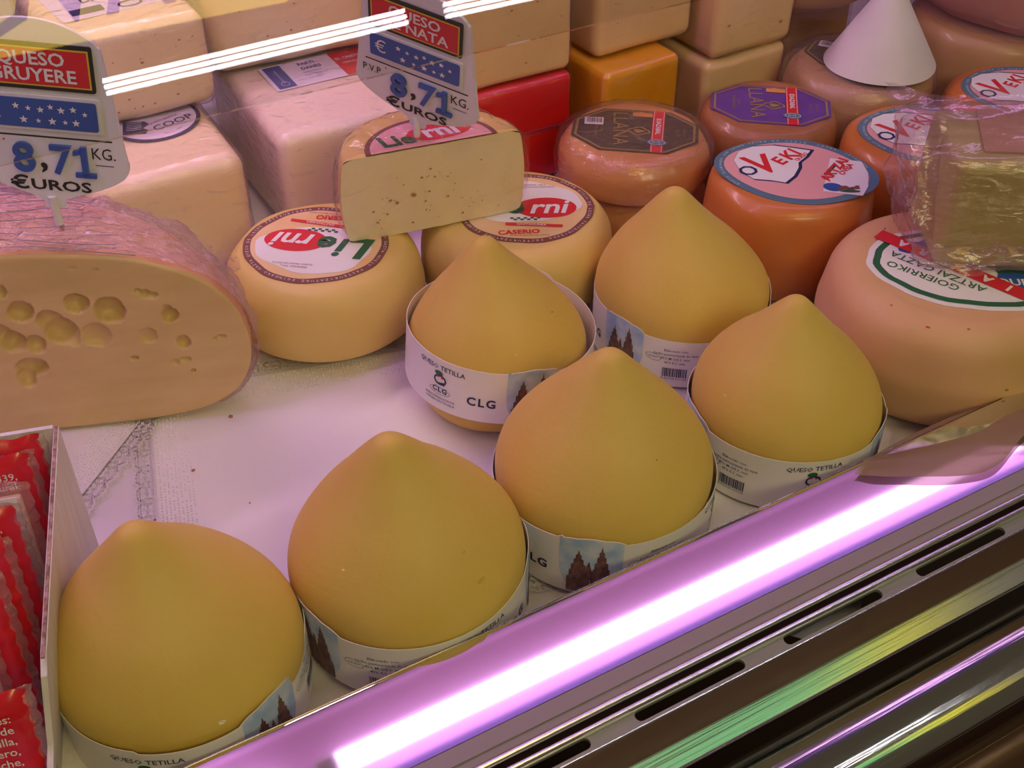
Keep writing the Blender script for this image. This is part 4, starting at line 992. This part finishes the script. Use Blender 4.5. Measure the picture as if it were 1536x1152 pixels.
pack('red pack in the middle of the box with its corner bent back', -.0240, -.0890, .1150, sub=5, lean=8, lines=('de queso, E 339,', 'sal, sal natural.'))
pack('sixth red pack from the back, half hidden by clear film', -.0260, -.1120, .1150, sub=6, lean=8, lines=('',))
pack('clear film pack of pale slices near the front of the box', -.0330, -.1290, .1120, kind='clear', sub=7, lean=9)
pack('red pack standing alone at the front of the box, its print facing the viewer', -.0110, -.1900, .1080, lean=15, sub=8, lines=('Ingredientes:', 'queso de', 'mantequilla,', 'suero,', 'leche,', '(E 452,', 'sal natural.', '', '200 g ℮'))

# ================================================================== wrapped wedge with green-yellow paste on the big wheel
def wedge_k():
    t = thing('wrapped_wedge', 'film-wrapped wedge with greenish yellow cut face, resting on the big pale wheel', 'cheese', (.2930, .6740, .0900), R(-3))
    V, F = rbox(.150, .085, .079, .006, 12); V = [v+Vector((.075, .0425, 0))+Vector(noise.noise_vector(v*30))*.0010 for v in V]; V = [Vector((v.x, v.y, max(.0003, v.z))) for v in V]
    part('paste', V, F, M_paste2, t, sa=80)
    V, F = prism([(.020, .020), (.150, .016), (.150, .082), (.030, .084)], .0012, .0795); part('rind_top', V, F, M_tan, t, False)
    L0 = label_base(t, 'oval_label', .050, .030, INK['teal'], .0812, R(-6), blob_edge(2, .02, 5), pos=(.105, .050)); shape_print('violet_field', disc(.044, .025, 40), INK['purple'], L0, .0005); shape_print('pink_print', at2(disc(.020, .010, 20), .02, -.012), INK['red'], L0, .0007)
    V, F = rbox(.162, .092, .085, .008, 40); W = []
    for v in V:
        q = v+Vector((.076, .0420, .0)); d = abs(noise.noise(q*45))*.0040+abs(noise.noise(q*110))*.0020
        if q.x < .012:      # flared corner of film on the left
            k = (.012-q.x)/.02; q.x -= .010*k+.016*k*max(0, (q.z)/.08)+.010*k*noise.noise(q*30)
            q.y += .010*k*noise.noise(q*25)
        o = Vector((v.x, v.y, v.z-.039)).normalized(); q += o*d; W.append(Vector((q.x, q.y, max(.0006, q.z))))
    part('cling_film', W, F, F_bag, t, sa=80)
    # loose film folds
    def fold(nm, pts, wd, seed):
        pts = spline(pts, 6); V = []; F = []
        for i, p_ in enumerate(pts):
            for j in range(9):
                q = j/8; a = Vector(p_); b = Vector(wd); V.append(a+b*q+Vector((.004*noise.noise(Vector((i*.25, j*.4, seed))), .006*noise.noise(Vector((i*.22, j*.3, seed+4))), .003*noise.noise(Vector((i*.3, j*.3, seed+8))))))
        for i in range(len(pts)-1):
            for j in range(8): A = i*9+j; F.append((A, A+9, A+10, A+1))
        part(nm, V, F, F_bag, t, sa=80)
    fold('film_flap', [(-.030, .060, .082), (-.024, .040, .050), (-.012, .018, .020), (.0, .004, .006)], (.034, -.004, .004), 1)
    fold('film_flap', [(-.012, -.012, .010), (.02, -.016, .006), (.05, -.012, .009), (.09, -.014, .005)], (.004, .014, .012), 6)
    fold('film_flap', [(-.034, .065, .088), (.0, .05, .086), (.06, .06, .090), (.12, .05, .088)], (.0, .030, .006), 11)
wedge_k()
t = wheel('film-wrapped brown piece lying on the large tan wheel, top right corner', .5350, 1.165, .0915, .1350, .085, mat('wrapped_brown', (.50, .24, .14), .5, col2=(.42, .2, .1)), seed=21, rnd=.02); film_wheel(t, .1370, .086, F_bag, .001, amp=.004, seed=3)

# loose film sheet spilling over the steel ledge at the right
def film_sheet():
    fr = spline([pxp(1282, 712, .0475), pxp(1340, 716, .0482), pxp(1478, 708, .0484), pxp(1540, 650, .0486), pxp(1620, 585, .0486)], 12)
    bk = spline([pxp(1300, 690, .0470), pxp(1340, 668, .040), pxp(1430, 625, .036), pxp(1540, 585, .036), pxp(1620, 560, .040)], 12)
    t = thing('film_sheet', 'loose cloudy film sheet spilling over the steel ledge at the right', 'film', fr[0] if isinstance(fr[0], Vector) else Vector(fr[0]))
    o = Vector(fr[0]); V = []; F = []; K = 14
    for i in range(len(fr)):
        a, b = Vector(fr[i])-o, Vector(bk[i])-o
        for j in range(K+1):
            q = j/K; p_ = a+(b-a)*q; V.append(p_+Vector((0, 0, .0030*math.sin(q*PI)+.0018*noise.noise(Vector((i*.12, j*.25, 1)))+.0008)))
    for i in range(len(fr)-1):
        for j in range(K): A = i*(K+1)+j; F.append((A, A+K+1, A+K+2, A+1))
    part('sheet', V, F, F_sheet, t, sa=80)
film_sheet()

# ================================================================== shop side: ceiling tubes and signs (seen only in reflections)
def cray(px, py):
    x = (px-768)/FOC; y = (py-576)/FOC
    return Vector((x, math.cos(PITCH)-y*math.sin(PITCH), -math.sin(PITCH)-y*math.cos(PITCH))).normalized()
PN = (FR(0, -.8, .6)).normalized(); PO = FR(0, gn, gzz)
def mirror(px, py, o, nrm, dist):
    d = cray(px, py); C = Vector((0, 0, CAMZ)); k = (o-C).dot(nrm)/d.dot(nrm); h = C+d*k; return h+(d-2*d.dot(nrm)*nrm)*dist
shop = thing('shop_ceiling_lamps', 'row of fluorescent tubes hanging over the shop aisle, seen as glass reflections', 'lamp', (0, 0, 0))
for (a, b) in (((157, 130), (610, 24)), ((668, 15), (1100, -78)), ((-320, 62), (-180, 34))):
    p0, p1 = mirror(*a, PO, PN, 1.35), mirror(*b, PO, PN, 1.35); dv = (p1-p0).normalized(); sd = dv.cross(PN).normalized()
    for k in (-1, 0, 1):
        V, F = tube([p0+sd*k*.0092, p1+sd*k*.0092], .0030, 8); part('fluorescent_tube', V, F, M_shoptube, shop)

SP = lambda px, py, dist: mirror(px, py, PO, PN, dist)
def slab(nm, q, th, m, parent):
    """box on a quad of world points"""
    nrm = (q[1]-q[0]).cross(q[3]-q[0]).normalized()*th; V = list(q)+[v+nrm for v in q]
    return part(nm, V, [(0, 1, 2, 3), (4, 7, 6, 5), (0, 4, 5, 1), (1, 5, 6, 2), (2, 6, 7, 3), (3, 7, 4, 0)], m, parent, False)
sg = thing('shop_sign', 'backlit yellow shop sign across the aisle, mirrored faintly in the glass', 'sign', (0, 0, 0))
a, b, c_ = SP(430, 2, 1.7), SP(-160, 118, 1.7), SP(-160, -120, 1.7); ex = (b-a).normalized(); ey = (c_-b); ey = (ey-ex*ey.dot(ex)).normalized(); wd = (b-a).length
slab('sign_panel', [a, b, b+ey*.42, a+ey*.42], .03, mat('sign_glow', (.5, .4, .1), .5, emit=((.95, .66, .10), 6.5)), sg)
ms = text('OVAK', .17, .01, align='LEFT'); nz = ex.cross(ey).normalized(); tow = (Vector((0, 0, .4))-a).normalized(); nz = nz if nz.dot(tow) > 0 else -nz
W = [b-ex*(.11+v.x)+ey*(.085+v.y)+nz*.034 for v in ms[0]]; part('lettering', W, ms[1], INK['navy'], sg, False, kind='stuff')
# counter across the aisle with a green and yellow lit fascia (mirrored in the brushed steel)
stn = FR(0, -(g0[1]-g1[1]), (g0[0]-g1[0])).normalized(); sto = FR(0, (g0[0]+g1[0])/2, (g0[1]+g1[1])/2)
oc = thing('opposite_counter', 'counter across the aisle with green and yellow lit fascia, mirrored in the steel', 'counter', (0, 0, 0))
def M2(px, py): return mirror(px, py, sto, stn, 1.5)
q0, q1, q2, q3 = M2(820, 1222), M2(1262, 1000), M2(1372, 945), M2(1560, 845)
up = Vector((0, 0, .17))
for i, (A_, B_2, m) in enumerate(((q0, q1, mat('fascia_green', (.1, .4, .15), .5, emit=((.22, .72, .32), 1.3))), (q1, q2, mat('fascia_yellow', (.7, .6, .05), .5, emit=((.85, .75, .04), 1.8))), (q2, q3, mat('fascia_grey', (.4, .38, .36), .5, emit=((.4, .36, .38), .5))))):
    slab('fascia_panel', [A_-up, B_2-up, B_2+up, A_+up], .03, m, oc)
zlow = min(q.z for q in (q0, q1, q2, q3))-.17
V, F = box(-1.5, 3.5, -1.60, -1.25, -.95, .05); part('counter_body', xf((V, F), Matrix.Rotation(CA, 4, 'Z'))[0], F, mat('counter_brown', (.14, .07, .04), .5), oc, False)
f = part('floor', *join(([Vector((-4, -4, -.95)), Vector((5, -4, -.95)), Vector((5, 4, -.95)), Vector((-4, 4, -.95))], [(0, 1, 2, 3)])), mat('floor_tile', (.10, .06, .04), .25, col2=(.20, .13, .09), scale=3), None, False); f['kind'] = 'structure'
# small nick and flecks on the rinds, set exactly on the surface
from mathutils.bvhtree import BVHTree
def on_body(o, px, py, nm, r, m, ry=.6, lbl=None):
    me = o.data; mw = Matrix.Translation(o.parent.location); B = BVHTree.FromPolygons([mw @ v.co for v in me.vertices], [tuple(p.vertices) for p in me.polygons])
    h = B.ray_cast(Vector((0, 0, CAMZ)), cray(px, py))
    if h[0] is None: return
    q = h[1].to_track_quat('Z', 'Y').to_matrix().to_4x4(); V, F = lathe([(r, 0), (r*.8, .0005), (r*.45, .0002), (0, -.0006)], 12)
    W = [Matrix.Translation(h[0]-o.parent.location) @ q @ Vector((v.x, v.y*ry, v.z)) for v in V]; part(nm, W, F, m, o.parent, True, lbl)
TB = {o.parent.name: o for o in col.objects if o.parent and o.parent.name.startswith('teat_cheese') and o.name.startswith('body')}
M_fleck = mat('pale_fleck', (.85, .75, .6), .6)
on_body(TB['teat_cheese.001'], 722, 870, 'nick', .0030, mat('nick_yellow', (.62, .42, .04), .5), .5, 'small yellow nick in the rind')
on_body(TB['teat_cheese.001'], 696, 828, 'nick', .0014, M_rind); on_body(TB['teat_cheese'], 333, 1083, 'pale_fleck', .0020, M_fleck); on_body(TB['teat_cheese.001'], 515, 855, 'pale_fleck', .0008, M_fleck)
on_body(TB['teat_cheese.002'], 985, 690, 'dark_speck', .0006, M_crumb); on_body(TB['teat_cheese.004'], 828, 468, 'dark_speck', .0008, M_crumb); on_body(TB['teat_cheese.004'], 774, 532, 'pale_fleck', .0009, M_fleck)
on_body(TB['teat_cheese.003'], 1087, 593, 'pale_fleck', .0008, M_fleck); on_body(TB['teat_cheese.004'], 727, 622, 'dark_speck', .0013, M_crumb)

# specks and little eyes on the front faces of the speckled blocks
def specks(idx, sx, sy, sz, n, seed, m, rmax=.0011):
    t = bpy.data.objects[idx]; rd = random.Random(seed); out = []
    for _ in range(n):
        r = rd.uniform(.0004, rmax); x, z = rd.uniform(-sx/2+.012, sx/2-.012), rd.uniform(.012, sz-.008)
        V, F = lathe([(r, 0), (r*.7, .0004), (0, .0006)], 7); out.append(([Vector((x+v.x*1.5, -sy/2-.0012-v.z, z+v.y)) for v in V], F))
    V, F = join(*out); part('specks', V, F, m, t, False, kind='stuff')
M_spk = mat('brown_speck', (.45, .24, .12), .6)
specks('block_cheese.001', .123, .16, .079, 26, 1, M_spk); specks('block_cheese.003', .146, .16, .105, 30, 2, M_spk); specks('block_cheese.006', .117, .15, .105, 7, 3, M_spk); specks('block_cheese.008', .11, .15, .115, 6, 4, M_spk); specks('block_cheese.010', .098, .12, .12, 6, 5, M_spk, .002)
JB = [o for o in col.objects if o.parent and o.parent.get('label', '').startswith('big pale pinkish') and o.name.startswith('body')][0]
on_body(JB, 1392, 491, 'red_speck', .0015, INK['red'], .4); on_body(JB, 1453, 494, 'brown_speck', .0012, M_spk); on_body(JB, 1337, 458, 'brown_speck', .0010, M_spk); on_body(JB, 1232, 473, 'brown_speck', .0012, M_spk); on_body(JB, 1510, 585, 'brown_speck', .0014, M_crumb); on_body(JB, 1327, 343, 'brown_speck', .0010, M_spk)
